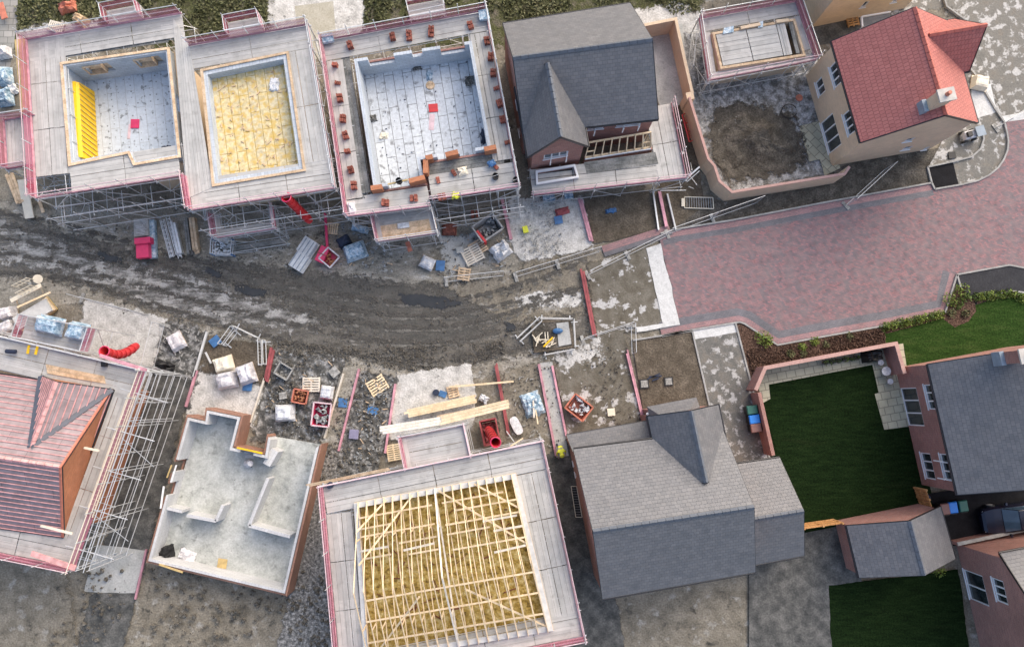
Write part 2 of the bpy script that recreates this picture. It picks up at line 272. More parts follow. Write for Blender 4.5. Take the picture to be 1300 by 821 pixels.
def build(name, mb, mat, parent=None, loc=None, smooth=False, bevel=0):
    """link the collected shapes as ONE mesh object with metre-true UVs on every face"""
    if parent is not None: base = BASE[parent.name]
    elif loc is not None: base = Vector(loc)
    else:
        base = Vector((sum(v.x for v in mb.v) / len(mb.v), sum(v.y for v in mb.v) / len(mb.v), min(v.z for v in mb.v)))
    me = bpy.data.meshes.new(name); me.from_pydata([v - base for v in mb.v], [], mb.f)
    bm = bmesh.new(); bm.from_mesh(me); bmesh.ops.recalc_face_normals(bm, faces=bm.faces)
    if bevel: bmesh.ops.bevel(bm, geom=bm.edges[:], offset=bevel, segments=1, affect='EDGES', clamp_overlap=True)
    uvl = bm.loops.layers.uv.new('UVMap')
    best = None
    for e in bm.edges:
        dv = e.verts[1].co - e.verts[0].co
        if abs(dv.z) < .02 and (best is None or dv.length > best.length): best = dv
    ux = best.normalized() if best is not None and best.length > 0 else Vector((1, 0, 0))
    for f in bm.faces:
        nrm = f.normal
        if abs(nrm.z) > .985: u = Vector((ux.x, ux.y, 0)); vv = Vector((-u.y, u.x, 0))
        else:
            u = Vector((0, 0, 1)).cross(nrm).normalized(); vv = nrm.cross(u)
        for l in f.loops: l[uvl].uv = (l.vert.co.dot(u), l.vert.co.dot(vv))
        f.smooth = smooth
    bm.to_mesh(me); bm.free(); me.materials.append(M[mat] if isinstance(mat, str) else mat)
    o = bpy.data.objects.new(name, me); COL.objects.link(o)
    if parent is not None: o.parent = parent; BASE[o.name] = base
    else: o.location = base; BASE[o.name] = base
    return o
def thing(name, label, cat, loc, group=None):
    o = bpy.data.objects.new(name, None); COL.objects.link(o); o.location = loc; o.empty_display_size = .3
    BASE[o.name] = Vector(loc); o['label'] = label; o['category'] = cat
    if group: o['group'] = group
    return o
def tag(o, label, cat, group=None, kind=None):
    o['label'] = label; o['category'] = cat
    if group: o['group'] = group
    if kind: o['kind'] = kind
    return o
def struct(name, mb, mat, label=None):
    o = build(name, mb, mat); o['kind'] = 'structure'
    if label: o['label'] = label
    return o
def copy_tree(o, parent=None):
    c = o.copy(); COL.objects.link(c)
    if parent is not None: c.parent = parent
    BASE[c.name] = BASE.get(o.name, Vector((0, 0, 0)))
    for ch in [x for x in o.children]: copy_tree(ch, c)
    return c

# ------------------------------------------------------------------ geometry helpers
def area(pts): return sum(pts[i].x * pts[(i + 1) % len(pts)].y - pts[(i + 1) % len(pts)].x * pts[i].y for i in range(len(pts))) / 2
def inset(pts, t):
    """move every edge of a closed polygon inwards by t (negative = outwards), mitred"""
    n = len(pts); sg = 1 if area(pts) > 0 else -1; out = []
    for i in range(n):
        a, b, c = pts[i - 1], pts[i], pts[(i + 1) % n]
        d1 = Vector((b.x - a.x, b.y - a.y)).normalized(); d2 = Vector((c.x - b.x, c.y - b.y)).normalized()
        n1 = Vector((-d1.y, d1.x)) * sg; n2 = Vector((-d2.y, d2.x)) * sg
        m = n1 + n2; k = t / max(.25, (1 + n1.dot(n2)))
        out.append(Vector((b.x + m.x * k, b.y + m.y * k, b.z)))
    return out
def walls(mb, pts, t, z0, z1, op=None, tops=None, skip=()):
    """ring of mitred walls; op[i] = [(s0, s1, za, zb)] real openings along edge i, tops[i] = other height of edge i"""
    inn = inset(pts, t); n = len(pts)
    for i in range(n):
        if i in skip: continue
        a, b, a2, b2 = pts[i], pts[(i + 1) % n], inn[i], inn[(i + 1) % n]
        L = (b - a).length; d = (b - a) / L; zt = (tops or {}).get(i, z1)
        nrm = Vector((-d.y, d.x, 0)); 
        if (a2 - a).dot(nrm) < 0: nrm = -nrm
        o = sorted((op or {}).get(i, []))
        cuts = [0.0] + [c for q in o for c in q[:2]] + [L]
        for k in range(len(cuts) - 1):
            s0, s1 = cuts[k], cuts[k + 1]
            if s1 - s0 < 1e-3: continue
            o0, o1 = a + d * s0, a + d * s1
            i0 = a2 if k == 0 else o0 + nrm * t; i1 = b2 if k == len(cuts) - 2 else o1 + nrm * t
            zs = [(z0, zt)]
            if k % 2 == 1:
                q = o[k // 2]; zs = [(z0, q[2]), (q[3], zt)]
            for u, v in zs:
                if v - u > 1e-3: mb.ext([o0, o1, i1, i0], u, v)
    return mb
def window(parent, a, b, s0, s1, za, zb, n, panes=2, openleaf=(), transom=False, depth=.07, sill=True, fr=.07):
    """a->b wall line, n outward normal: white frame with mullions, its panes and sill as sub-parts"""
    d = (b - a).normalized(); n = n.normalized(); o = -n * depth
    pt = lambda s, z, e=0: Vector((a.x, a.y, 0)) + d * s + Vector((0, 0, z)) + o + n * e
    m = MB(); wd = s1 - s0
    for z in (za + fr / 2, zb - fr / 2): m.bar(pt(s0, z), pt(s1, z), .09, fr)
    for s in (s0 + fr / 2, s1 - fr / 2): m.bar(pt(s, za + fr), pt(s, zb - fr), fr, .09, n)
    for k in range(1, panes):
        s = s0 + wd * k / panes; m.bar(pt(s, za + fr), pt(s, zb - fr), fr * 1.1, .085, n)
    if transom: m.bar(pt(s0 + fr, zb - .4), pt(s1 - fr, zb - .4), .08, fr)
    f = build('window', m, 'upvc', parent)
    gm = MB(); gm.ext([pt(s0 + .02, 0, -.02), pt(s1 - .02, 0, -.02), pt(s1 - .02, 0, -.04), pt(s0 + .02, 0, -.04)], za + .02, zb - .02)
    build('pane', gm, 'glass', f)
    if sill:
        sm = MB(); sm.ext([pt(s0 - .06, 0, .04), pt(s1 + .06, 0, .04), pt(s1 + .06, 0, depth + .06), pt(s0 - .06, 0, depth + .06)], za - .06, za - .002); build('sill', sm, 'upvc', f)
    for k in openleaf:
        sa = s0 + wd * k / panes; w1 = wd / panes; lm = MB()
        ax = pt(sa, 0, .06); ou = (d * .35 + n * .94).normalized() * w1
        q = lambda tt, z: ax + ou * tt + Vector((0, 0, z))
        lm.bar(q(0, za + .1), q(1, za + .1), .05, .07); lm.bar(q(0, zb - .1), q(1, zb - .1), .05, .07)
        lm.bar(q(.05, za + .1), q(.05, zb - .1), .07, .05, n); lm.bar(q(.97, za + .1), q(.97, zb - .1), .07, .05, n)
        build('casement', lm, 'upvc', f)
    return f
def slope(mb, pts, th=.14):
    mb.loft([p - Vector((0, 0, th)) for p in pts], pts)
def rough_poly(pts, amp=.25, step=.3, seed=0):
    out = []; n = len(pts)
    for i in range(n):
        a, b = pts[i], pts[(i + 1) % n]; k = max(1, int((b - a).length / step))
        for j in range(k):
            p = a.lerp(b, j / k); q = Vector((p.x, p.y, seed * 5.3))
            p = p + Vector((noise.noise(q * .8), noise.noise(q * .8 + Vector((9, 9, 9))), 0)) * amp * 1.6 + Vector((noise.noise(q * 3.1), noise.noise(q * 3.1 + Vector((5, 2, 9))), 0)) * amp
            out.append(lift(p, a.z))
    return out
LAY = [0]; DONE = []
def level(pts):
    """height of a new sheet: 4 mm above every earlier sheet it may overlap"""
    bb = (min(p.x for p in pts) - 1, min(p.y for p in pts) - 1, max(p.x for p in pts) + 1, max(p.y for p in pts) + 1)
    k = 1 + max([l for b, l in DONE if b[0] < bb[2] and b[2] > bb[0] and b[1] < bb[3] and b[3] > bb[1]], default=0)
    DONE.append((bb, k)); return .004 * k
def patch(name, px, mat, amp=0, z=None, label=None, world=False):
    """one ground surface laid as a thin sheet above the last"""
    pts = px if world else PP(px, 0)
    LAY[0] += 1; zz = level(pts) if z is None else z
    if amp >= .08:
        w = amp * 2.4; cell = .3 if amp < .35 else .4
        xs = [max(-45, min(45, p.x)) for p in pts]; ys = [max(-36, min(34, p.y)) for p in pts]; segs = [(pts[i - 1], pts[i]) for i in range(len(pts))]
        nx, ny = int((max(xs) - min(xs) + 2 * w) / cell) + 2, int((max(ys) - min(ys) + 2 * w) / cell) + 2; ox, oy = min(xs) - w, min(ys) - w; val = []
        for j in range(ny):
            for i in range(nx):
                x, y = ox + i * cell, oy + j * cell; dm = 1e9
                for s, t in segs:
                    ex, ey = t.x - s.x, t.y - s.y; k = ((x - s.x) * ex + (y - s.y) * ey) / (ex * ex + ey * ey + 1e-9); k = 0 if k < 0 else 1 if k > 1 else k
                    dd = (s.x + ex * k - x) ** 2 + (s.y + ey * k - y) ** 2
                    if dd < dm: dm = dd
                dm = math.sqrt(dm); val.append(.5 + (dm if inside(Vector((x, y, 0)), pts) else -dm) / (2 * w))
        idx = {}; vs = []; ev = []; fs = []
        def vid(i, j):
            if (i, j) not in idx: idx[(i, j)] = len(vs); vs.append(V(ox + i * cell, oy + j * cell, zz)); ev.append(max(-.5, min(1.6, val[j * nx + i])))
            return idx[(i, j)]
        for j in range(ny - 1):
            for i in range(nx - 1):
                if max(val[j * nx + i], val[j * nx + i + 1], val[(j + 1) * nx + i], val[(j + 1) * nx + i + 1]) > -.45: fs.append((vid(i, j), vid(i + 1, j), vid(i + 1, j + 1), vid(i, j + 1)))
        mb = MB(); mb.add(vs, fs); o = struct(name, mb, edged(mat), label)
        at = o.data.attributes.new('edge', 'FLOAT', 'POINT'); at.data.foreach_set('value', ev); return o
    if amp: pts = rough_poly(pts, amp, seed=LAY[0])
    pts = [lift(p, zz) for p in pts]
    tri = tessellate_polygon([pts]); mb = MB(); mb.add(pts, [tuple(t) for t in tri])
    return struct(name, mb, mat, label)
def inside(p, poly):
    c = False; n = len(poly)
    for i in range(n):
        a, b = poly[i], poly[i - 1]
        if (a.y > p.y) != (b.y > p.y) and p.x < (b.x - a.x) * (p.y - a.y) / (b.y - a.y) + a.x: c = not c
    return c
def scatter(name, label, cat, px, n, s0, s1, mat, z=.05, avoid=()):
    poly = PP(px, 0); xs = [p.x for p in poly]; ys = [p.y for p in poly]; mb = MB(); k = 0; tr = 0
    while k < n and tr < n * 30:
        tr += 1; p = Vector((random.uniform(min(xs), max(xs)), random.uniform(min(ys), max(ys)), z))
        if not inside(p, poly): continue
        if noise.noise(p * .35) + random.random() * .6 < .25: continue
        s = s0 + (s1 - s0) * random.random() ** 3; a = random.uniform(0, 3.14); pts = []
        m = 5; base = [p + Vector((math.cos(a + i * 6.283 / m), math.sin(a + i * 6.283 / m), 0)) * s * random.uniform(.6, 1.1) for i in range(m)]
        top = [q.lerp(p, random.uniform(.3, .5)) + Vector((0, 0, s * random.uniform(.5, .9))) for q in base]
        mb.loft(base, top); k += 1
    o = build(name, mb, mat); tag(o, label, cat, kind='stuff'); return o
def leafy(mb, c, rx, ry, rz, n, s=.09):
    for _ in range(n):
        while True:
            d = Vector((random.uniform(-1, 1), random.uniform(-1, 1), random.uniform(0, 1)))
            if d.length < 1: break
        p = c + Vector((d.x * rx, d.y * ry, d.z * rz)); a = Vector((random.gauss(0, 1), random.gauss(0, 1), random.gauss(0, .5))).normalized()
        b = a.cross(Vector((random.gauss(0, 1), random.gauss(0, 1), random.gauss(0, 1)))).normalized(); q = s * random.uniform(.6, 1.4)
        mb.add([p - a * q, p + b * q * .5, p + a * q, p - b * q * .5], [(0, 1, 2, 3)])
# ================================================================== GROUND
def ribbon(px, d0, d1, z=0):
    pts = PP(px, 0); out = []
    for d in (d0, d1):
        r = []
        for i, p in enumerate(pts):
            t = (pts[min(i + 1, len(pts) - 1)] - pts[max(i - 1, 0)]).normalized(); r.append(lift(p + Vector((-t.y, t.x, 0)) * d, z))
        out.append(r)
    return out
struct('ground', MB().poly([V(-700, -700, 0), V(700, -700, 0), V(700, 700, 0), V(-700, 700, 0)]), 'mud')
patch('rough_ground', [(-200, -200), (346, -200), (347, 42), (300, 60), (-200, 60)], 'rough_grass', .3)
patch('old_path', [(-200, -200), (27, -200), (22, 30), (12, 95), (-200, 110)], 'paving_old', .05)
patch('rough_ground', [(455, -200), (905, -200), (893, 22), (830, 40), (640, 60), (455, 60)], 'rough_grass', .3)
patch('gravel_track', [(338, -200), (462, -200), (462, 60), (343, 60)], 'crushed', .25)
patch('gravel_strip', [(18, 42), (60, 30), (125, 25), (132, 50), (30, 62)], 'crushed', .25)
patch('concrete_pad', [(374, 8), (423, 2), (429, 72), (382, 78)], 'beigecon')
patch('damp_ground', [(1100, -200), (1600, -200), (1600, 150), (1273, 158), (1262, 120), (1210, 10), (1140, 20), (1030, 40)], 'dampcon', .15)
patch('plot_ground', [(798, 15), (860, 4), (893, 16), (905, 60), (860, 110), (820, 60)], 'crushed', .3)
patch('plot_ground', [(865, 40), (1030, 60), (1066, 218), (912, 246), (872, 140)], 'slurry', .1)
patch('yard_ground', [(820, 40), (866, 30), (880, 130), (838, 140)], 'concrete', .05)
patch('side_path', [(1026, 32), (1104, 20), (1112, 45), (1040, 58)], 'tarmac_old')
# haul road and its dried and wet bands
patch('verge_ground', [(-200, 230), (60, 262), (300, 262), (440, 262), (660, 250), (660, 350), (560, 366), (470, 358), (400, 350), (300, 336), (180, 322), (90, 300), (0, 285), (-200, 270)], 'silt', .2)
patch('haul_road', [(-200, 240), (0, 264), (45, 284), (98, 298), (180, 320), (300, 332), (400, 346), (480, 355), (560, 361), (650, 347), (745, 322), (750, 350), (744, 430), (690, 442), (640, 455), (590, 467), (540, 472), (470, 464), (400, 450), (300, 422), (200, 394), (110, 370), (60, 360), (-200, 352)], 'track', .2)
patch('dried_mud', [(-200, 262), (0, 277), (60, 303), (150, 332), (250, 352), (330, 377), (385, 398), (420, 412), (380, 417), (300, 412), (200, 391), (100, 353), (0, 332), (-200, 330)], 'track_dry', .45)
patch('wet_mud', [(180, 326), (300, 338), (400, 351), (480, 360), (560, 366), (640, 357), (645, 400), (600, 432), (540, 442), (470, 430), (400, 402), (340, 372), (260, 344)], 'track_wet', .4)
patch('dried_mud', [(560, 363), (650, 349), (742, 328), (744, 400), (650, 408), (600, 385)], 'mud', .3)
patch('silt_bank', [(-200, 352), (0, 353), (60, 353), (120, 369), (200, 400), (300, 424), (400, 449), (470, 462), (560, 471), (600, 464), (650, 450), (690, 440), (690, 462), (640, 472), (560, 484), (480, 480), (400, 464), (300, 441), (240, 421), (180, 406), (100, 386), (50, 402), (-200, 420)], 'silt', .3)
patch('pale_silt', [(652, 378), (690, 370), (738, 372), (736, 388), (660, 390)], 'crushed', .2)
patch('pale_silt', [(560, 300), (604, 296), (612, 330), (590, 345), (566, 350)], 'concrete', .25)
patch('pale_silt', [(415, 462), (460, 452), (520, 476), (560, 480), (600, 470), (560, 492), (500, 488), (440, 474)], 'silt', .2)
def wheel_rut(px, w, mat, amp=.08):
    a_, b_ = ribbon(px, -w / 2, w / 2); patch('wheel_rut', a_ + b_[::-1], mat, amp, world=True)
def arc(pts, k=6):
    out = []
    for i in range(len(pts) - 1):
        p0, p1, p2, p3 = pts[max(i - 1, 0)], pts[i], pts[i + 1], pts[min(i + 2, len(pts) - 1)]
        for j in range(k):
            t = j / k; out.append(tuple(.5 * (2 * p1[c] + (p2[c] - p0[c]) * t + (2 * p0[c] - 5 * p1[c] + 4 * p2[c] - p3[c]) * t * t + (3 * p1[c] - p0[c] - 3 * p2[c] + p3[c]) * t ** 3) for c in (0, 1)))
    return out + [pts[-1]]
for base_, offs_ in (([(-40, 318), (60, 330), (160, 358), (260, 384), (360, 408), (450, 428), (540, 434), (620, 424), (730, 400)], (0, -34)), ([(-40, 296), (60, 312), (160, 338), (260, 366), (370, 392), (470, 412), (560, 414), (650, 396), (738, 366)], (0, -32)), ([(-40, 345), (80, 352), (180, 382), (280, 410), (380, 436), (470, 452), (550, 458), (640, 444)], (0,))):
    for o_ in offs_:
        c_ = arc([(x, y + o_) for x, y in base_]); wheel_rut(c_, .28, 'rut'); wheel_rut([(x + 1, y + 5) for x, y in c_], .16, 'ridge_mud')
for px_, in (([(300, 362), (330, 366), (345, 374), (320, 376), (298, 370)],), ([(505, 372), (560, 376), (590, 384), (560, 392), (512, 386)],), ([(120, 318), (150, 326), (158, 334), (130, 330)],), ([(640, 410), (652, 408), (656, 418), (644, 422)],), ([(262, 340), (282, 345), (280, 352), (262, 348)],)): patch('puddle', px_, 'puddle', .1)
# plots north of the road
patch('plot_ground', [(645, 252), (739, 250), (753, 316), (700, 326), (660, 333), (648, 305)], 'crushed', .12)
patch('plot_ground', [(741, 252), (836, 240), (849, 287), (800, 300), (755, 310)], 'soil', .05)
patch('plot_ground', [(836, 150), (872, 130), (893, 250), (923, 258), (900, 282), (852, 293), (838, 245)], 'soil', .05)
patch('plot_ground', [(745, 336), (800, 319), (824, 312), (850, 414), (806, 421), (757, 427)], 'brownpatch', .12)
patch('dark_verge', [(853, 292), (880, 272), (905, 256), (923, 256), (1045, 236), (1062, 214), (1079, 208), (1192, 188), (1194, 206), (1175, 212), (1181, 234), (1050, 257), (930, 281)], 'soil_dark', 0)
patch('pavement', [(1190, 190), (1212, 140), (1205, 80), (1240, 60), (1272, 152), (1278, 185), (1271, 207), (1254, 224), (1220, 236), (1185, 242), (1177, 214)], 'dampcon', 0)
patch('pavement_slab', [(1232, 112), (1256, 106), (1266, 142), (1240, 152), (1232, 130)], 'whitecon', .06)
patch('pavement_patch', [(1175, 213), (1209, 207), (1216, 235), (1185, 241)], 'drive_black')
patch('white_sheeting', [(1270, 148), (1302, 142), (1400, 130), (1400, 146), (1302, 158), (1276, 164)], 'whitecon', .05)
# block paved road
ROAD_N = [(838, 297), (855, 292), (930, 280), (1050, 257), (1181, 233)]
ROAD_NE = [(1185, 241), (1220, 235), (1240, 230), (1254, 223), (1265, 214), (1272, 204), (1277, 192), (1278, 180), (1276, 168), (1273, 156)]
ROAD_S = [(840, 427), (878, 419), (938, 409), (944, 411), (986, 438), (1040, 428), (1113, 415), (1198, 397), (1213, 349)]
ROAD_SE = [(1213, 349), (1279, 337), (1300, 341), (1345, 356), (1400, 380), (1600, 400)]
patch('road', [(836, 300)] + ROAD_N[1:] + ROAD_NE + [(1600, 110)] + ROAD_SE[::-1][:-1] + ROAD_S[::-1] + [(866, 422), (863, 412)], 'blockpave')
def strip(name, px, d0, d1, mat):
    z = level(PP(px, 0)) + .0; a, b = ribbon(px, d0, d1, z); n = len(a)
    return struct(name, MB().add(a + b, [(i, i + 1, n + i + 1, n + i) for i in range(n - 1)]), mat)
strip('road_border', ROAD_N, -.12, -.48, 'pave_pink'); strip('road_border', ROAD_N, -.48, -.86, 'pave_grey')
strip('road_border', ROAD_S, .12, .45, 'pave_pink'); strip('road_border', ROAD_S, .45, .95, 'pave_grey')
strip('road_border', [(766, 321), (800, 310), (838, 298), (851, 293)], 0, .45, 'pave_pink'); strip('road_border', [(766, 321), (800, 310), (838, 298), (851, 293)], -.3, 0, 'pave_grey')
patch('concrete_strip', [(820, 315), (838, 309), (863, 412), (808, 422), (807, 416), (841, 410)], 'whitecon', .04)
def kerb(px, wd=.11, h=.22, z=.1):
    a, b = ribbon(px, -wd / 2, wd / 2); mb = MB()
    for i in range(len(a) - 1): mb.ext([a[i], a[i + 1], b[i + 1], b[i]], 0, h)
    return struct('kerb', mb, 'kerb')
for k in (ROAD_N, ROAD_NE, [(1181, 233), (1185, 241)], [(1176, 213), (1181, 233)], ROAD_S, ROAD_SE, [(1176, 213), (1209, 206), (1232, 200), (1243, 190), (1247, 178), (1245, 160)], [(1213, 66), (1236, 96), (1262, 140), (1273, 156)], [(1180, -60), (1200, 10), (1225, 28)],
          [(1213, 349), (1218, 366)], [(1400, 400), (1340, 385), (1300, 372), (1285, 370), (1236, 378)], [(803, 432), (878, 420)], [(878, 420), (900, 515)], [(933, 411), (954, 492), (976, 582)]): kerb(k)
# plots south of the road
patch('plot_ground', [(704, 466), (735, 434), (790, 417), (800, 450), (817, 535), (722, 556)], 'brownpatch', .05)
patch('pale_silt', [(700, 455), (735, 440), (760, 430), (765, 445), (720, 470)], 'crushed', .35)
patch('plot_ground', [(802, 432), (878, 420), (900, 517), (825, 525), (816, 520)], 'soil')
patch('driveway', [(879, 420), (933, 411), (976, 583), (916, 592), (901, 520)], 'dampcon')
patch('driveway_edge', [(879, 420), (931, 411), (935, 422), (882, 431)], 'whitecon', .03)
patch('bark_bed', [(933, 411), (943, 412), (986, 439), (1040, 429), (1113, 416), (1124, 414), (1124, 442), (1130, 470), (960, 500), (954, 490)], 'bark')
patch('front_lawn', [(1120, 420), (1196, 401), (1235, 388), (1285, 372), (1400, 395), (1600, 400), (1600, 470), (1148, 475), (1124, 440)], 'lawn_front')
patch('bark_bed', [(1196, 398), (1215, 362), (1222, 372), (1236, 380), (1237, 396), (1228, 408), (1210, 416), (1196, 406)], 'bark', .06)
patch('bark_bed', [(1236, 377), (1285, 370), (1300, 374), (1400, 398), (1400, 404), (1298, 380), (1285, 376), (1238, 386)], 'bark', .06)
patch('bark_bed', [(1120, 414), (1196, 398), (1197, 403), (1150, 416), (1124, 424)], 'bark', .05)
patch('pavement', [(1214, 350), (1279, 338), (1300, 342), (1345, 357), (1400, 381), (1400, 399), (1300, 371), (1285, 369), (1234, 378), (1220, 368)], 'tarmac')
patch('lawn', [(966, 500), (1000, 500), (1000, 590), (980, 590)], 'lawn')
patch('patio', [(958, 470), (1145, 436), (1162, 548), (1112, 548), (1100, 480), (985, 498), (978, 510), (966, 512)], 'patio')
patch('lawn', [(975, 488), (1106, 463), (1114, 498), (1109, 500), (1121, 545), (1153, 541), (1180, 621), (1184, 650), (1020, 690), (1010, 640), (988, 584), (968, 511), (977, 506)], 'lawn')
patch('driveway', [(1176, 626), (1600, 560), (1600, 650), (1208, 692)], 'drive_black')
patch('yard_ground', [(950, 720), (1018, 676), (1068, 666), (1096, 745), (1096, 830), (950, 830)], 'tarmac_old', 0)
patch('lawn', [(1050, 742), (1215, 722), (1240, 900), (1060, 900)], 'lawn', .05)
patch('alley_ground', [(690, 565), (748, 560), (800, 860), (735, 860)], 'tarmac_old', .1)
patch('plot_ground', [(642, 470), (686, 462), (702, 575), (640, 590), (630, 520)], 'mud', .1)
patch('concrete_path', [(685, 461), (701, 459), (719, 560), (722, 578), (706, 580)], 'concrete', .03)
patch('plot_ground', [(505, 476), (598, 461), (605, 500), (602, 545), (495, 560), (500, 505)], 'crushed', .08)
patch('plot_ground', [(262, 424), (352, 440), (337, 492), (248, 470)], 'soil', .1)
patch('plot_ground', [(247, 470), (337, 490), (320, 545), (236, 530)], 'crushed', .12)
patch('plot_ground', [(108, 378), (214, 404), (196, 470), (190, 480), (100, 445)], 'crushed', .12)
patch('plot_ground', [(214, 402), (266, 420), (240, 520), (190, 480)], 'blackmud', .25)
patch('plot_ground', [(348, 440), (442, 456), (408, 560), (410, 570), (320, 560)], 'blackmud', .15)
patch('plot_ground', [(458, 470), (506, 478), (480, 600), (400, 620)], 'blackmud', .1)
patch('concrete_path', [(437, 466), (458, 464), (432, 570), (402, 640), (380, 640)], 'silt', .04)
patch('plot_ground', [(400, 560), (430, 570), (424, 850), (345, 850), (372, 740)], 'gravel', .1)
patch('alley_ground', [(192, 474), (246, 482), (186, 712), (150, 850), (90, 850), (120, 740)], 'tarmac_old', .12)
patch('concrete_pad', [(124, 690), (186, 698), (172, 752), (108, 750)], 'concrete', .04)
patch('plot_ground', [(-200, 690), (84, 716), (104, 850), (-200, 860)], 'mud', .2)
GZ = .12
patch('patio', [(1014, 161), (1046, 153), (1066, 214), (1046, 224), (1040, 203), (1026, 206)], 'patio')
# soil heap in the far garden
def heap(name, px, h, mat, seed=3, label=None):
    poly = rough_poly(PP(px, 0), .2, .5, seed); c = sum(poly, Vector()) / len(poly); mb = MB(); rings = 8; vs = []; n = len(poly)
    for j in range(rings):
        k = j / (rings - 1)
        for p in poly:
            q = p.lerp(c, k); z = .0 + h * (k * k * (3 - 2 * k)) * (.8 + .9 * noise.noise(q * .9 + Vector((seed, 0, 0)))) if j else .05
            vs.append(V(q.x, q.y, z + .06 * noise.noise(q * 4) * (j > 0)))
    fs = [(j * n + i, j * n + (i + 1) % n, (j + 1) * n + (i + 1) % n, (j + 1) * n + i) for j in range(rings - 1) for i in range(n)]
    mb.add(vs, fs); o = build(name, mb, mat); tag(o, label, 'soil heap'); return o
patch('plot_ground', [(896, 172), (908, 138), (940, 128), (972, 136), (1006, 146), (1018, 175), (1022, 204), (1004, 219), (960, 228), (925, 232), (904, 208)], 'soil_dark', .35)
heap('soil_heap', [(899, 172), (912, 140), (940, 132), (970, 140), (1000, 150), (1012, 175), (1018, 200), (1000, 215), (960, 222), (925, 226), (908, 205)], .9, 'soil_dark', 3, 'dark mound of topsoil in the walled garden beside the tan house')

# loose stones, clods and plants that nobody could count
scatter('loose_stones', 'pale loose stones and clods scattered over the haul road', 'stones', [(0, 270), (400, 345), (745, 330), (740, 440), (540, 480), (300, 440), (0, 360)], 1800, .02, .09, 'clod', z=.09)
scatter('gravel_band', 'band of pale gravel along the south side of the haul road', 'gravel', [(300, 425), (420, 440), (520, 440), (640, 432), (640, 450), (560, 474), (440, 462), (300, 440)], 2600, .02, .08, 'clod', z=.09)
scatter('rubble', 'pale rubble strewn over the muddy yard south of the road', 'rubble', [(350, 440), (500, 475), (480, 600), (400, 620), (330, 560)], 2200, .02, .13, 'clod', z=.2)
scatter('rubble', 'crushed rubble over the bare plot in front of the slate roofed house', 'rubble', [(650, 255), (738, 255), (750, 312), (660, 330)], 700, .02, .08, 'stone', z=.2)
scatter('loose_stones', 'stones strewn over the unfinished tan walled garden', 'stones', [(885, 110), (1030, 110), (1060, 210), (915, 235)], 700, .02, .1, 'stone', z=.05)
scatter('loose_stones', 'clods over the muddy ground at the lower edge of the site', 'stones', [(100, 720), (440, 720), (440, 830), (60, 830)], 700, .04, .2, 'clod', z=.2)
scatter('loose_stones', 'small stones over the plots beside the excavation', 'stones', [(600, 440), (800, 430), (815, 540), (640, 580)], 900, .02, .09, 'clod', z=.2)
scatter('loose_stones', 'gravel lumps along the muddy verge beneath the northern scaffolds', 'stones', [(60, 262), (660, 262), (650, 345), (480, 355), (100, 300)], 1300, .02, .09, 'clod', z=.12)
scatter('bark_chips', 'coarse bark chips covering the planting bed by the road', 'bark', [(936, 413), (986, 440), (1122, 416), (1122, 436), (975, 464), (958, 484)], 2600, .03, .09, 'bark', z=.22)
for nm, px, n, m_, lb in (('rough_grass', [(20, -30), (340, -30), (340, 40), (135, 60), (130, 24), (60, 26), (22, 40)], 8000, 'leaf_dry', 'rough weedy grass beyond the scaffolds at the top left'),
                          ('rough_grass', [(462, -30), (890, -30), (885, 14), (800, 30), (640, 40), (462, 50)], 8000, 'leaf_dry', 'rough grass strip beyond the dark slate roof at the top')):
    poly = PP(px, 0); mb = MB(); xs = [p.x for p in poly]; ys = [p.y for p in poly]; k = 0
    while k < n:
        p = V(random.uniform(min(xs), max(xs)), random.uniform(min(ys), max(ys)), .02)
        if not inside(p, poly): continue
        k += 1
        if noise.noise(p * .5) < -.12: continue
        leafy(mb, p, .12, .12, .16, 1, .12)
    o = build(nm, mb, m_); tag(o, lb, 'grass', kind='stuff')

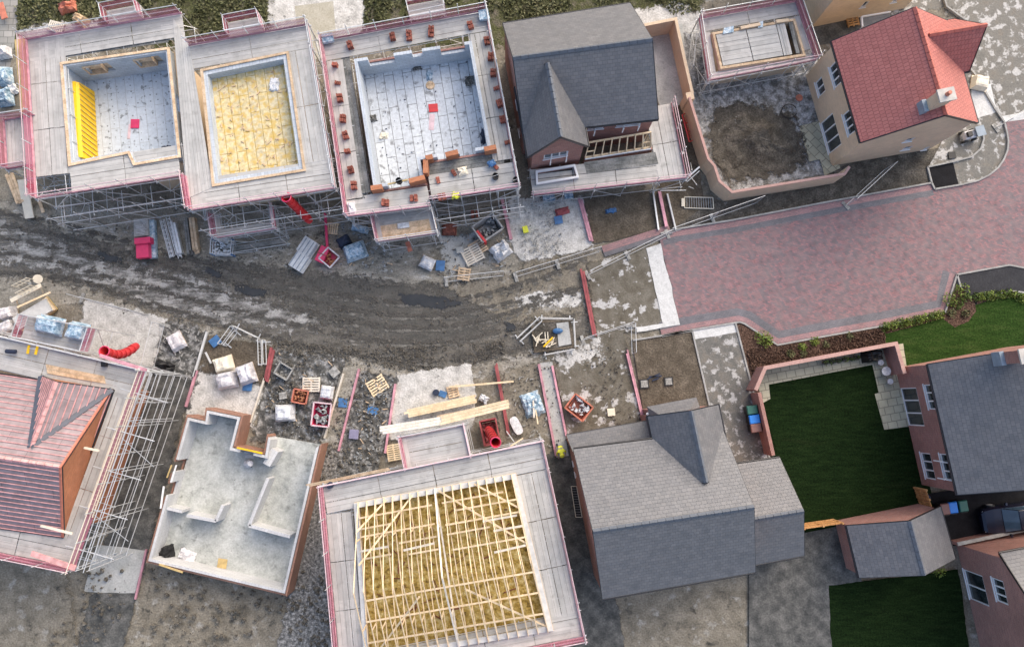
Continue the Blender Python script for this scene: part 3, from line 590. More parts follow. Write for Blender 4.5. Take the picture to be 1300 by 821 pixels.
# ================================================================== HOUSES
def inset2(pts, ts):
    n = len(pts); sg = 1 if area(pts) > 0 else -1; out = []
    for i in range(n):
        a, b, c = pts[i - 1], pts[i], pts[(i + 1) % n]; t1, t2 = ts[i - 1], ts[i]
        d1 = Vector((b.x - a.x, b.y - a.y)).normalized(); d2 = Vector((c.x - b.x, c.y - b.y)).normalized()
        n1 = Vector((-d1.y, d1.x)) * sg; n2 = Vector((-d2.y, d2.x)) * sg; D = n1.x * n2.y - n1.y * n2.x
        c1, c2 = n1.x * b.x + n1.y * b.y + t1, n2.x * b.x + n2.y * b.y + t2
        out.append(Vector(((c1 * n2.y - c2 * n1.y) / D, (n1.x * c2 - n2.x * c1) / D, b.z)))
    return out
def body(root, px, ze, zr, ridge, wall, roof, rmat, win=(), z0=0, skip=(), eave=.3, verge=.07, world=False, gut=True, halfridge=None, nowall=False, blind=()):
    """walls, gables, tiled roof, ridge tiles and gutters of one rectangular block; px = eave corners NW NE SE SW"""
    q = px if world else PP(px, ze); EW = ridge == 'EW'
    ts = [eave, verge, eave, verge] if EW else [verge, eave, verge, eave]
    w = inset2(q, ts); wb = [lift(p, 0) for p in w]
    ops = {}; made = []
    for (e, p0, p1, za, zb, panes, kw) in win:
        a, b = wb[e], wb[(e + 1) % 4]; d = (b - a).normalized()
        s = sorted(((lift(P(*p0, za), 0) - a).dot(d), (lift(P(*p1, za), 0) - a).dot(d)))
        s = [max(.25, s[0]), min((b - a).length - .25, s[1])]
        if s[1] - s[0] < .25: continue
        ops.setdefault(e, []).append((s[0], s[1], za, zb)); made.append((e, a, b, s[0], s[1], za, zb, panes, kw))
    if not nowall:
        mb = MB()
        for e in range(4):
            o = sorted(ops.get(e, []))
            # openings that share the same stretch of wall are cut in one column
            cols = []
            for x in o:
                if cols and x[0] < cols[-1][1]: cols[-1][1] = max(cols[-1][1], x[1]); cols[-1][2].append(x)
                else: cols.append([x[0], x[1], [x]])
            a, b = wb[e], wb[(e + 1) % 4]; inn = inset(wb, .28); L = (b - a).length; d = (b - a) / L
            nn = Vector((-d.y, d.x, 0)); nn = nn if (inn[e] - a).dot(nn) > 0 else -nn
            if e in skip: continue
            pos = 0.0; i0 = inn[e]
            for c in cols + [[L, L, []]]:
                o0, o1 = a + d * pos, a + d * c[0]
                mb.ext([o0, o1, inn[(e + 1) % 4] if c[0] == L else o1 + nn * .28, i0], z0, ze - .05)
                if c[2]:
                    # split the column horizontally, narrower openings get their own cheeks
                    xs = sorted({c[0], c[1]} | {v for x in c[2] for v in x[:2]})
                    for u, v in zip(xs, xs[1:]):
                        zz = z0
                        for x in sorted([x for x in c[2] if x[0] <= u + 1e-6 and x[1] >= v - 1e-6], key=lambda k: k[2]):
                            if x[2] - zz > .01: mb.ext([a + d * u, a + d * v, a + d * v + nn * .28, a + d * u + nn * .28], zz, x[2])
                            zz = x[3]
                        mb.ext([a + d * u, a + d * v, a + d * v + nn * .28, a + d * u + nn * .28], zz, ze - .05)
                pos = c[1]; i0 = a + d * pos + nn * .28
        rise = (zr - ze)
        for e in ((1, 3) if EW else (0, 2)):
            if e in skip: continue
            a, b = wb[e], wb[(e + 1) % 4]; m = (a + b) / 2; d = (b - a).normalized(); nn = Vector((-d.y, d.x, 0))
            nn = nn if (sum(wb, Vector()) / 4 - a).dot(nn) > 0 else -nn
            span = (q[(e + 1) % 4] - q[e]).length; zb2 = ze + rise * (eave / (span / 2)) - .16
            tri = [lift(a, ze - .05), lift(b, ze - .05), lift(b, zb2), lift(m, zr - .16), lift(a, zb2)]
            mb.loft(tri, [p + nn * .28 for p in tri])
        wo = build('wall', mb, wall, root)
    for (e, a, b, s0, s1, za, zb, panes, kw) in made:
        d = (b - a).normalized(); nn = Vector((-d.y, d.x, 0)); nn = nn if (sum(wb, Vector()) / 4 - a).dot(nn) < 0 else -nn
        window(root, a, b, s0, s1, za, zb, nn, panes, **kw)
    NW, NE, SE, SW = q; up = Vector((0, 0, zr - ze)); mb = MB()
    if EW:
        r0, r1 = (NW + SW) / 2 + up, (NE + SE) / 2 + up; sl_ = [[NW, NE, r1, r0], [r0, r1, SE, SW]]; eaves = [(NW, NE), (SW, SE)]; verges = [(NW, r0, SW), (NE, r1, SE)]
    else:
        r0, r1 = (NW + NE) / 2 + up, (SW + SE) / 2 + up; sl_ = [[NW, r0, r1, SW], [r0, NE, SE, r1]]; eaves = [(NW, SW), (NE, SE)]; verges = [(NW, r0, NE), (SW, r1, SE)]
    for s in sl_: slope(mb, s)
    ro = build('roof', mb, roof, root)
    rb = MB(); L = (r1 - r0).length; n = max(2, int(L / .45)); dd = (r1 - r0) / n
    for i in range(n):
        a, b = r0 + dd * (i + .03), r0 + dd * (i + .97); a = a + Vector((0, 0, .01)); b = b + Vector((0, 0, .03))
        s = dd.normalized().cross(Vector((0, 0, 1))) * .14; rb.loft([a - s - Vector((0, 0, .06)), a + Vector((0, 0, .07)), a + s - Vector((0, 0, .06))], [b - s - Vector((0, 0, .06)), b + Vector((0, 0, .07)), b + s - Vector((0, 0, .06))])
    build('ridge_tiles', rb, rmat, ro)
    if gut:
        for a, b in eaves:
            c = sum(q, Vector()) / 4; o = ((a + b) / 2 - c); o.z = 0; dn = (b - a).normalized(); o = (o - dn * o.dot(dn)).normalized() * .05
            build('gutter', MB().tube(a + o - Vector((0, 0, .09)), b + o - Vector((0, 0, .09)), .06, 8), 'gutter', root)
        for a, r, b in verges:
            vb = MB()
            for u, v in ((a, r), (r, b)): vb.bar(u - Vector((0, 0, .1)), v - Vector((0, 0, .1)), .05, .16)
            build('verge_trim', vb, 'gutter', ro)
    return q, wb, ro
K0 = {}
def chimney(root, px, z0, z1, wall, sx=.75, sy=.62, ang=12):
    c = P(*px, z1); u = Vector((math.cos(R(ang)), math.sin(R(ang)), 0)); mb = MB().box(c, u, sx, sy, z0, z1)
    st = build('chimney', mb, wall, root)
    build('chimney_cap', MB().box(c, u, sx + .14, sy + .14, z1, z1 + .12), 'stain_con', st)
    pot = MB().tube(lift(c, z1 + .12), lift(c, z1 + .45), .13, 12, .11); build('chimney_pot', pot, 'salmon', st)
    build('flashing', MB().box(c - u * (sx / 2 + .12), u, .26, sy + .1, z0, z0 + .78), 'lead', st)
# --- slate roofed house at the top
D = thing('detached_house', 'red brick house with dark slate roof and steep front gable, unfinished porch', 'house', P(740, 130, 0))
body(D, [(638, 30), (800, 4), (836, 151), (664, 170)], 5, 7.9, 'EW', 'brick_red', 'tile_slate', 'ridge_slate',
     win=[(2, (747, 176), (767, 173), 3.5, 4.5, 2, dict(openleaf=(1,))), (2, (783, 169), (812, 164), 3.5, 4.5, 3, dict(openleaf=(0, 2))), (3, (652, 128), (655, 140), 3.4, 4.3, 1, {}), (3, (655, 165), (657, 175), .9, 1.9, 1, {})])
body(D, [(654, 110), (731, 97), (747, 186), (670, 200)], 5, 7.75, 'NS', 'brick_red', 'tile_slate', 'ridge_slate', win=[(2, (691, 208), (721, 203), 3.75, 4.65, 3, dict(openleaf=(0, 2)))], skip=(0,))
bw = PP([(680, 216), (729, 208)], 2.5); fd = (bw[1] - bw[0]).normalized(); fn = Vector((fd.y, -fd.x, 0))
mb = MB(); o3 = [bw[0] + fn * .12, bw[1] + fn * .12, bw[1] + fn * .98 + fd * .1, bw[0] + fn * .98 - fd * .1]; o3 = o3[::-1]
walls(mb, o3, .12, 0, 2.5); bay = build('bay_window', mb, 'brick_red', D)
mb = MB(); walls(mb, inset(o3, -.03), .13, 2.5, 2.72); build('frame', mb, 'upvc', bay)
build('bay_shade_sheet', MB().ext(inset(o3, .11), 2.3, 2.4), 'black', bay)  # black sheet painting in the shade down inside the unroofed bay
# open timber porch roof
pf = thing('porch_roof_frame', 'open timber rafters of the unfinished lean-to porch on the slate roofed house', 'roof frame', P(785, 185, 0))
a0, a1 = P(743, 200, 2.5), P(826, 187, 2.5); b0, b1 = P(748, 181, 3.5), P(826, 168, 3.5)
build('wall_plate', MB().bar(a0, a1, .12, .12), 'timber_new', pf); build('ledger_plate', MB().bar(b0, b1, .09, .16), 'timber_new', pf)
for i in range(9): build('rafter', MB().bar(a0.lerp(a1, i / 8) + V(0, 0, .08), b0.lerp(b1, i / 8) + V(0, 0, .08), .06, .14), 'timber_new', pf)
for i in range(9):
    if i in (0, 7): build('noggin', MB().bar(a0.lerp(a1, i / 8).lerp(b0.lerp(b1, i / 8), .35) + V(0, 0, .08), a0.lerp(a1, (i + 1) / 8).lerp(b0.lerp(b1, (i + 1) / 8), .35) + V(0, 0, .08), .06, .12) if i < 8 else MB().bar(a0, a0 + V(.3, 0, 0), .05, .05), 'timber_new', pf)
build('fascia', MB().bar(a0 + V(-.02, -.12, -.02), a1 + V(0, -.12, -.02), .04, .22), 'upvc', pf)
mb = MB(); fw = PP([(742, 203), (828, 190)], 2.4); fw = [lift(p, 0) for p in fw]
mb.ext([fw[0], fw[1], fw[1] + V(0, .25, 0), fw[0] + V(0, .25, 0)], 0, 2.4); build('wall', mb, 'brick_red', pf)
# --- tan house with red roof
Fh = thing('detached_house', 'tan brick house with bright red tiled roof and chimney at the top right', 'house', P(1130, 120, 0))
body(Fh, [(1056, 52), (1205, 27), (1242, 156), (1093, 181)], 5.2, 8.2, 'NS', 'brick_tan', 'tile_red', 'ridge_red',
     win=[(3, (1045, 156), (1056, 195), .15, 2.2, 3, {}), (3, (1037, 105), (1043, 123), 1.0, 2.1, 2, {}), (3, (1053, 86), (1063, 112), 3.35, 4.5, 3, {}), (3, (1070, 146), (1079, 173), 3.35, 4.5, 3, {}),
          (2, (1146, 182), (1157, 180), 3.2, 3.9, 1, {}), (2, (1144, 194), (1155, 192), 1.1, 1.8, 1, {}), (2, (1170, 193), (1185, 190), .15, .8, 2, {})])
body(Fh, [(1142, 36), (1212, 24), (1231, 90), (1161, 102)], 5.2, 7.8, 'EW', 'brick_tan', 'tile_red', 'ridge_red', skip=(3,))
chimney(Fh, (1201, 121), 7.2, 9.2, 'brick_tan', .85, .62, 12)
# --- tan house at the very top
Gh = thing('detached_house', 'tan brick wall of the house cut off by the top edge of the picture', 'house', P(1090, 0, 0))
gb = PP([(1030, 35), (1148, 11), (1105, -140), (985, -115)], 0); gb = [gb[3], gb[2], gb[1], gb[0]]
gq = inset2([lift(p, 5.2) for p in gb], [-.3, -.07, -.3, -.07])
body(Gh, gq, 5.2, 8.2, 'EW', 'brick_tan', 'tile_red', 'ridge_red', world=True, win=[(2, (1093, 17), (1100, 16), 1.6, 2.4, 1, {}), (2, (1133, 13), (1140, 11), 1.4, 2.1, 1, {})])
cn = thing('door_canopy', 'small dark canopy with a white edge against the tan wall at the top', 'canopy', P(1110, 25, 0))
c0 = PP([(1094, 22), (1130, 16), (1131, 26), (1095, 35)], 2.4)
build('roof', MB().ext(c0, 2.3, 2.4), 'tile_slate', cn); build('fascia', MB().bar(c0[0] + V(0, 0, .03), c0[1] + V(0, 0, .03), .08, .18).bar(c0[0] + V(-.03, 0, .03), c0[3] + V(-.03, 0, .03), .08, .18), 'upvc', cn)
for k in (2, 3): build('post', MB().bar(lift(c0[k], 0), lift(c0[k], 2.3), .1, .1, V(1, 0, 0)), 'upvc', cn)
# --- slate roofed house at the bottom
Lh = thing('detached_house', 'large finished house with grey slate roofs and north cross gable, bottom centre', 'house', P(850, 660, 0))
body(Lh, [(728, 570), (918, 546), (959, 726), (765, 760)], 5, 7.9, 'EW', 'brick_red', 'tile_taupe', 'ridge_slate', win=[(3, (724, 586), (726, 592), 1.0, 1.7, 1, {}), (3, (727, 600), (728, 606), 1.0, 1.7, 1, {}), (3, (757, 690), (758, 694), 3.4, 4.2, 1, {})])
body(Lh, [(822, 528), (912, 513), (930, 600), (841, 616)], 4.95, 7.05, 'NS', 'brick_red', 'tile_taupe', 'ridge_slate', skip=(2,))
body(Lh, [(928, 590), (990, 581), (1021, 705), (952, 718)], 2.6, 4.6, 'EW', 'brick_red', 'tile_taupe', 'ridge_slate', skip=(3,))
lo = PP([(719, 552), (822, 534)], 2.6); hi = PP([(727, 573), (829, 556)], 3.55)
lean = build('lean_to_roof', MB().loft([p - V(0, 0, .12) for p in (lo + hi[::-1])], lo + hi[::-1]), 'tile_taupe', Lh)
build('gutter', MB().tube(lo[0] - V(0, 0, .08), lo[1] - V(0, 0, .08), .06, 8), 'gutter', lean)
mb = MB(); e = [lift(p, 0) for p in lo]; nn = V(.2, -1, 0).normalized()
mb.ext([e[0] + nn * .25 + V(.1, 0, 0), e[1] + nn * .25, e[1] + nn * .5, e[0] + nn * .5 + V(.1, 0, 0)], 0, 2.45); mb.ext([e[0] + nn * .5 + V(.12, 0, 0), e[0] + nn * .5 + V(.36, 0, 0), e[0] + nn * 1.25 + V(.5, 0, 0), e[0] + nn * 1.25 + V(.26, 0, 0)], 0, 2.6); build('wall', mb, 'brick_red', lean)
lo = PP([(821, 516), (884, 504), (890, 520), (826, 532)], 3.9); hi = PP([(838, 527), (877, 519.5), (881, 528), (843, 535)], 4.6)
br = build('bay_roof', MB().loft(lo, hi), 'tile_taupe', Lh)
build('bay', MB().ext(inset(lo, .25), 0, 3.89), 'brick_red', Lh)
# --- right hand house
Mh = thing('detached_house', 'red brick house with plain grey slope and white windows facing the dark lawn', 'house', P(1230, 540, 0))
body(Mh, [(1178, 462), (1345, 431), (1383, 595), (1216, 628)], 4.8, 8.0, 'NS', 'brick_red', 'tile_slate', 'ridge_slate',
     win=[(3, (1139, 493), (1152, 540), .15, 2.2, 3, {}), (3, (1173, 488), (1183, 519), 3.2, 4.3, 3, {}), (3, (1172, 573), (1181, 606), .9, 2.1, 3, {}), (3, (1198, 574), (1207, 607), 3.2, 4.3, 3, dict(openleaf=(0, 2)))])
chimney(Mh, (1304, 451), 7.2, 9.3, 'brick_red', .8, .7, 10)
# --- garage and the bottom right house
Nh = thing('garage', 'brick garage with dark slate gable roof beside the black driveway', 'garage', P(1130, 690, 0))
body(Nh, [(1075, 667), (1194, 643), (1213, 709), (1091, 733)], 2.5, 4.5, 'NS', 'brick_red', 'tile_slate', 'ridge_slate', eave=.2)
Oh = thing('detached_house', 'brick house cut off at the bottom right corner beside the garage', 'house', P(1300, 780, 0))
ob = PP([(1214, 690), (1400, 655), (1432, 790), (1246, 828)], 0); oq = inset2([lift(p, 4.8) for p in ob], [-.3, -.07, -.3, -.07])
body(Oh, oq, 4.8, 7.9, 'EW', 'brick_red', 'tile_slate', 'ridge_slate', world=True, win=[(3, (1221, 722), (1230, 760), .15, 2.2, 2, {}), (3, (1243, 735), (1252, 765), 3.2, 4.3, 3, {}), (0, (1315, 690), (1325, 687), 1.6, 2.4, 1, {})])

# ================================================================== GARDEN WALLS
def gwall(name, label, px, h, t, mat, coping=None, close=False):
    pts = PP(px, h); n = len(pts); mb = MB(); cb = MB()
    def off(i, d):
        t1 = (pts[i] - pts[i - 1]).normalized() if i else (pts[1] - pts[0]).normalized(); t2 = (pts[i + 1] - pts[i]).normalized() if i < n - 1 else t1
        m = Vector((-t1.y - t2.y, t1.x + t2.x, 0)); m = m.normalized() / max(.4, (m.length / 2)); return pts[i] + m * d
    for i in range(n - 1):
        mb.ext([off(i, -t / 2), off(i + 1, -t / 2), off(i + 1, t / 2), off(i, t / 2)], 0, h)
        k = t / 2 - .001; cb.ext([off(i, -k), off(i + 1, -k), off(i + 1, k), off(i, k)], h, h + .09)
    if coping:
        r = thing(name, label, 'garden wall', lift(pts[n // 2], 0)); build('wall', mb, mat, r); build('coping', cb, coping, r); return r
    return tag(build(name, mb, mat), label, 'garden wall')
gwall('garden_wall', 'new tan brick wall around the concrete yard right of the slate house', [(817, 32), (858, 24), (868, 70), (879, 118)], 1.9, .2, 'brick_tan')
w1 = gwall('garden_wall', 'long tan brick wall with pink coping curving round the bare garden', [(875, 124), (899, 202), (907, 211), (913, 230), (929, 244), (1072, 221), (1078, 212)], 2.0, .17, 'brick_tan', 'brick_pink')
gwall('garden_wall', 'pink topped garden wall between the bark bed and the dark lawn', [(959, 495), (971, 467), (1137, 436), (1148, 474)], 1.8, .24, 'brick_red', 'brick_pink')
gwall('garden_wall', 'dark brick wall behind the wheelie bins beside the dark lawn', [(964, 498), (982, 578)], 1.7, .22, 'brick_red')
gwall('garden_wall', 'low brick wall between the black driveway and the corner house', [(1215, 690), (1300, 672), (1400, 652)], .9, .22, 'brick_red', 'kerb')
pc = P(876, 122, 1.9); tag(build('brick_pier', MB().box(pc, V(1, .18, 0), .5, .5, 0, 1.95), 'brick_tan'), 'tan brick pier where the two tan garden walls meet', 'pier')
def timber_gate(px, h, label, n=10):
    a, b = PP(px, h); r = thing('timber_fence', label, 'fence', lift((a + b) / 2, 0)); L = (b - a).length; d = (b - a) / L
    mb = MB()
    for i in range(n): mb.box(a + d * L * (i + .5) / n, d, L / n * .8, .03, .05, h)
    build('boards', mb, 'gate_timber', r)
    for z in (h - .15, h * .5, .3): build('rail', MB().bar(lift(a, z) + V(0, .05, 0), lift(b, z) + V(0, .05, 0), .07, .06), 'gate_timber', r)
    for p in (a, b, (a + b) / 2): build('post', MB().box(p, d, .11, .11, 0, h + .06), 'gate_timber', r)
timber_gate([(1021, 671), (1070, 664)], 1.7, 'tan timber fence between the bottom house and the brick garage', 16)
timber_gate([(1176, 622), (1184, 646)], 1.7, 'brown timber gate between the garage and the right hand brick house', 8)

# ================================================================== UNFINISHED BUILDINGS
def ringq(px, z): return PP(px, z)
def plate(root, pts, t, z, mat='timber', h=.09):
    mb = MB(); walls(mb, inset(pts, .02), t, z, z + h); return build('wall_plate', mb, mat, root)
# shell A
A = thing('house_shell', 'roofless house shell with pale blue inner walls and stacked yellow sheets', 'house shell', P(150, 140, 0))
aq = [(74, 78), (216, 58), (231, 201), (168, 212), (161, 197), (85, 213)]; ap = PP(aq, 5.1)
lw = (ap[1] - ap[0]).length
mb = MB(); walls(mb, ap, .12, 0, 4.3); build('outer_wall', mb, 'brick_tan', A)
mb = MB(); walls(mb, inset(ap, .14), .2, 0, 5.02, op={0: [(1.2, 2.7, 3.6, 4.7), (lw - 2.6, lw - 1.1, 3.6, 4.7)], 1: [(2.8, 3.9, 3.4, 4.6)]}); build('inner_wall', mb, 'block', A)
plate(A, inset(ap, .06), .15, 5.02)
build('upper_floor', MB().ext(inset(ap, .33), 2.5, 2.62), 'whitedeck2', A)
d0 = (ap[1] - ap[0]).normalized(); n0 = Vector((d0.y, -d0.x, 0))
for s in (1.2, lw - 2.6):
    f0 = ap[0] + d0 * (s + .02) + n0 * .28; mb = MB()
    for z in (3.64, 4.66): mb.bar(lift(f0, z), lift(f0 + d0 * 1.1, z), .34, .06)
    for x in (0, 1.1): mb.bar(lift(f0 + d0 * x, 3.64), lift(f0 + d0 * x, 4.66), .06, .34, n0)
    build('opening_former', mb, 'timber', A)
    mb = MB(); mb.bar(lift(f0 - n0 * .06, 3.9), lift(f0 - n0 * .06 + d0 * 1.1, 4.4), .04, .1); build('opening_brace', mb, 'timber', A)
# shell B
B = thing('house_shell', 'roofless house shell covered by stained yellow boarding', 'house shell', P(320, 155, 0))
bq = [(254, 88), (366, 65), (388, 217), (269, 237)]; bp = PP(bq, 5.1)
mb = MB(); walls(mb, bp, .12, 0, 4.5); build('outer_wall', mb, 'brick_tan', B)
mb = MB(); walls(mb, inset(bp, .14), .26, 0, 5.02); build('inner_wall', mb, 'block', B)
plate(B, inset(bp, -.02), .15, 5.02); build('boarding', MB().ext(inset(bp, .39), 4.2, 4.3), 'yellowdeck', B)
# shell C
Cc = thing('house_shell', 'roofless house shell with pale blue blockwork and white chipboard upper floor', 'house shell', P(535, 150, 0))
cq = [(446, 73), (601, 49), (627, 191), (537, 205), (542, 231), (472, 242)]; cp = PP(cq, 4.8); sc = (cp[1] - cp[0]).length
mb = MB(); walls(mb, cp, .12, 0, 4.0, tops={2: 4.3, 4: 4.2}); build('outer_wall', mb, 'brick_red', Cc)
mb = MB(); f = sc / 155.; walls(mb, inset(cp, .14), .2, 0, 4.8, op={0: [((463 - 446) * f, (496 - 446) * f, 3.9, 4.8), ((519 - 446) * f, (532 - 446) * f, 4.2, 4.8), ((555 - 446) * f, (586 - 446) * f, 3.9, 4.8)], 2: [(1.0, 2.0, 3.6, 4.8), (2.4, 3.4, 3.6, 4.8)], 4: [(1.0, 2.3, 3.6, 4.8)]}); build('inner_wall', mb, 'block', Cc)
build('upper_floor', MB().ext(inset(cp, .33), 2.5, 2.62), 'whitedeck', Cc)
mb = MB(); p0, p1 = P(484, 236, 4.5), P(519, 228, 4.5)
build('level_bar', MB().bar(p0, p1, .08, .1), 'ochre', Cc)
for a, b in (((472, 241), (486, 239)), ((520, 232), (540, 227)), ((541, 205), (541, 222)), ((541, 203), (550, 201)), ((566, 199), (582, 195)), ((615, 192), (630, 189))):
    build('brickwork_corner', MB().bar(P(*a, 4.7), P(*b, 4.7), .3, .8), 'brick_orange', Cc)
# garage E under construction
Eg = thing('garage_shell', 'small tan garage shell covered by grey decking sheets within a low scaffold', 'garage', P(960, 60, 0))
eq = [(903, 42), (1009, 24), (1023, 72), (914, 89)]; ep = PP(eq, 2.5)
mb = MB(); walls(mb, ep, .22, 0, 2.5); build('wall', mb, 'brick_tan', Eg); plate(Eg, ep, .16, 2.5, 'timber')
u, v = ep[1] - ep[0], ep[3] - ep[0]
for s0, s1, mt in ((.045, .40, 'board'), (.41, .76, 'board'), (.77, .87, 'board'), (.915, .96, 'board_dark')):
    mb = MB(); k = 7 if s1 - s0 > .2 else 3 if s1 - s0 > .08 else 1
    for i in range(k):
        if s1 - s0 > .2: t0, t1 = .08 + .84 * i / k, .08 + .84 * (i + .94) / k; c4 = [(s0, t0), (s1, t0), (s1, t1), (s0, t1)]
        else: x0 = s0 + (s1 - s0) * i / k; x1 = s0 + (s1 - s0) * (i + .92) / k; c4 = [(x0, .08), (x1, .08), (x1, .92), (x0, .92)]
        mb.ext([ep[0] + u * a + v * b for a, b in c4], 2.5, 2.56 + .015 * (i % 2))
    build('deck_sheet', mb, mt, Eg)
build('floor_slab', MB().ext(inset(ep, .24), .1, .2), 'concrete', Eg)
for a, b in ((.1, .25), (.52, .60)):
    build('cover_sheet', MB().ext([ep[0] + u * (a + .05) - v * .05, ep[0] + u * (b + .02) - v * .06, ep[0] + u * b + v * .1, ep[0] + u * (a + .02) + v * .1], 2.62, 2.64), 'bluewrap', Eg)
for a, b in (((985, 28), (1001, 26)), ((940, 36), (965, 31))): build('brickwork_corner', MB().bar(P(*a, 2.66), P(*b, 2.66), .2, .14), 'brick_tan', Eg)
# foundations and first walls J
J = thing('house_shell', 'low blockwork walls of a house just started on a pale concrete slab', 'house shell', P(290, 640, 0))
jq = [(236, 526), (258, 531), (260, 517), (309, 527), (299, 566), (334, 574), (338, 551), (409, 563), (364, 757), (184, 714)]; jp = PP(jq, 1.9)
build('floor_slab', MB().ext(inset(jp, .2), .0, .3), 'slabfloor', J)
jo = {9: [(1.6, 2.7, 1.0, 1.9)]}
Lw = (jp[0] - jp[9]).length
mb = MB(); walls(mb, jp, .12, 0, 1.75, skip=(6,), op={9: [(Lw * .44, Lw * .53, .9, 1.75), (Lw * .60, Lw * .68, .3, 1.75)]}, tops={7: 1.9, 3: 1.9}); build('outer_wall', mb, 'brick_brown', J)
jin = inset(jp, .16); mb = MB(); walls(mb, jin, .16, .3, 1.9, skip=(6,), op={9: [(Lw * .44, Lw * .53, .9, 1.9), (Lw * .60, Lw * .68, .3, 1.9)], 4: [(.5, 1.4, .3, 1.9)]}); build('inner_wall', mb, 'block_grey', J)
for pts in ([(204, 643), (231, 649)], [(237, 654), (274, 661), (283, 641)], [(340, 607), (316, 667), (368, 681)], [(349, 571), (338, 590)]):
    ws = PP(pts, 1.6)
    mb = MB()
    for a, b in zip(ws, ws[1:]): mb.bar(lift(a, .95), lift(b, .95), .2 if len(pts) > 2 or pts[0][0] < 300 else .5, 1.3)
    build('partition_wall', mb, 'block_grey', J)
build('lintel', MB().bar(P(301, 568, 1.95), P(333, 575, 1.95), .1, .08), 'yellow', J)
build('door_frame', MB().bar(P(208, 617, 1.95), P(204, 645, 1.95), .09, .1).bar(P(224, 590, 1.95), P(217, 612, 1.95), .07, .1), 'upvc', J)
build('window_former', MB().bar(P(218, 590, 1.95), P(212, 606, 1.95), .08, .08).bar(P(202, 716, 1.95), P(232, 726, 1.95), .1, .08), 'ochre', J)
# --- hip / cross gabled felted roof house I
I = thing('detached_house', 'orange brick house with felted roof and red battens inside the left scaffold', 'house', P(30, 590, 0))
iq = [(-100, 460), (140, 497), (80, 681), (-120, 652)]
q, wb, ro = body(I, iq, 5, 7.7, 'EW', 'brick_orange', 'felt', 'batten_red', eave=.3, verge=.04)
def battens(root, ro, p_e0, p_e1, p_r0, p_r1, step=.34, mat='batten_red', along=True, clip=None):
    """p_e0-p_e1 the eave, p_r0-p_r1 the ridge: battens run parallel to them"""
    L = ((p_r0 - p_e0).length + (p_r1 - p_e1).length) / 2; n = int(L / step); mb = MB()
    for i in range(n + 1):
        k = i / n; a, b = p_e0.lerp(p_r0, k), p_e1.lerp(p_r1, k); up = Vector((0, 0, .03))
        if (a - b).length > .2: mb.bar(a + up, b + up, .05, .05)
    return build('battens', mb, mat, ro)
NW, NE, SE, SW = q; up = V(0, 0, 2.7); r0, r1 = (NW + SW) / 2 + up, (NE + SE) / 2 + up
# north slope battens stop at the cross roof valleys
xq = PP([(53, 477), (143, 494), (112, 575), (22, 560)], 5.0)
q2, wb2, ro2 = body(I, xq, 5.0, 7.2, 'NS', 'brick_orange', 'felt', 'batten_red', skip=(2,), world=True, eave=.05, verge=.05)
battens(I, ro, SW, SE, r0, r1); battens(I, ro, NW, NE, r0, r1)
x0, x1 = (xq[0] + xq[1]) / 2 + V(0, 0, 2.2), (xq[2] + xq[3]) / 2 + V(0, 0, 2.2)
battens(I, ro2, xq[1], xq[2], x0, x1); battens(I, ro2, xq[0], xq[3], x0, x1)
def onmain(p):     # height of the main north slope above a point
    e = NW; d = (NE - NW).normalized(); n = Vector((d.y, -d.x, 0)); dist = (p - e).dot(n); half = ((SW - NW).dot(n)) / 2
    return 5 + 2.7 * max(0, min(1, dist / half))
def valley(e0, e1, rr0, rr1):
    lo_, hi_ = None, None
    # points along the cross eave and the cross ridge where both roofs are level
    def hit(a, b):
        best = None
        for i in range(200):
            p = a.lerp(b, i / 199); dz = abs(onmain(p) - p.z)
            if best is None or dz < best[0]: best = (dz, p)
        return best[1]
    return hit(e0, e1), hit(rr0, rr1)
for e0, e1 in ((xq[0], xq[3]), (xq[1], xq[2])):
    a, b = valley(e0, e1, x0, x1); build('valley_lining', MB().bar(a + V(0, 0, .07), b + V(0, 0, .07), .34, .05), 'valley', ro2)
build('verge_board', MB().bar(NE + V(0, 0, .05), r1 + V(0, 0, .05), .12, .08).bar(r1 + V(0, 0, .05), SE + V(0, 0, .05), .12, .08), 'salmon', ro)
# --- trussed house K
Kh = thing('house_shell', 'house shell with pale timber roof trusses over yellow boarding', 'house shell', P(565, 700, 0))
kq = [(449, 638), (655, 600), (703, 800), (462, 840)]; kp = PP(kq, 5.1)
mb = MB(); walls(mb, kp, .28, 0, 5.1); build('wall', mb, 'brick_tan', Kh)
plate(Kh, kp, .3, 5.1, 'white', .1); build('ceiling_boarding', MB().ext(inset(kp, .3), 4.55, 4.65), M['osb'], Kh)
for k in range(19):
    t = .03 + .94 * k / 18; a = kp[0].lerp(kp[1], t) + V(0, 0, .14); b = kp[3].lerp(kp[2], t) + V(0, 0, .14); r = (a + b) / 2 + V(0, 0, 2.9); mb = MB()
    wd = .045 if k != 9 else .09
    mb.bar(a, b, wd, .1); mb.bar(a, r, wd, .1); mb.bar(r, b, wd, .1)
    for s in (.35,):
        mb.bar(a.lerp(b, s * .66), a.lerp(r, s + .1), wd, .08); mb.bar(b.lerp(a, s * .66), b.lerp(r, s + .1), wd, .08)
    build('roof_truss', mb, 'timber_new' if k != 9 else 'timber_pale', Kh)
def kpt(s, t, dz):     # s along the eaves, t from north eave (0) to ridge (.5): a point just under the top chord
    a = kp[0].lerp(kp[1], s); b = kp[3].lerp(kp[2], s); return a.lerp(b, t) + V(0, 0, .05 + 2.9 * (1 - abs(t - .5) * 2) + dz)
def kfl(s, t, dz=0.26):
    a = kp[0].lerp(kp[1], s); b = kp[3].lerp(kp[2], s); return a.lerp(b, t) + V(0, 0, dz)
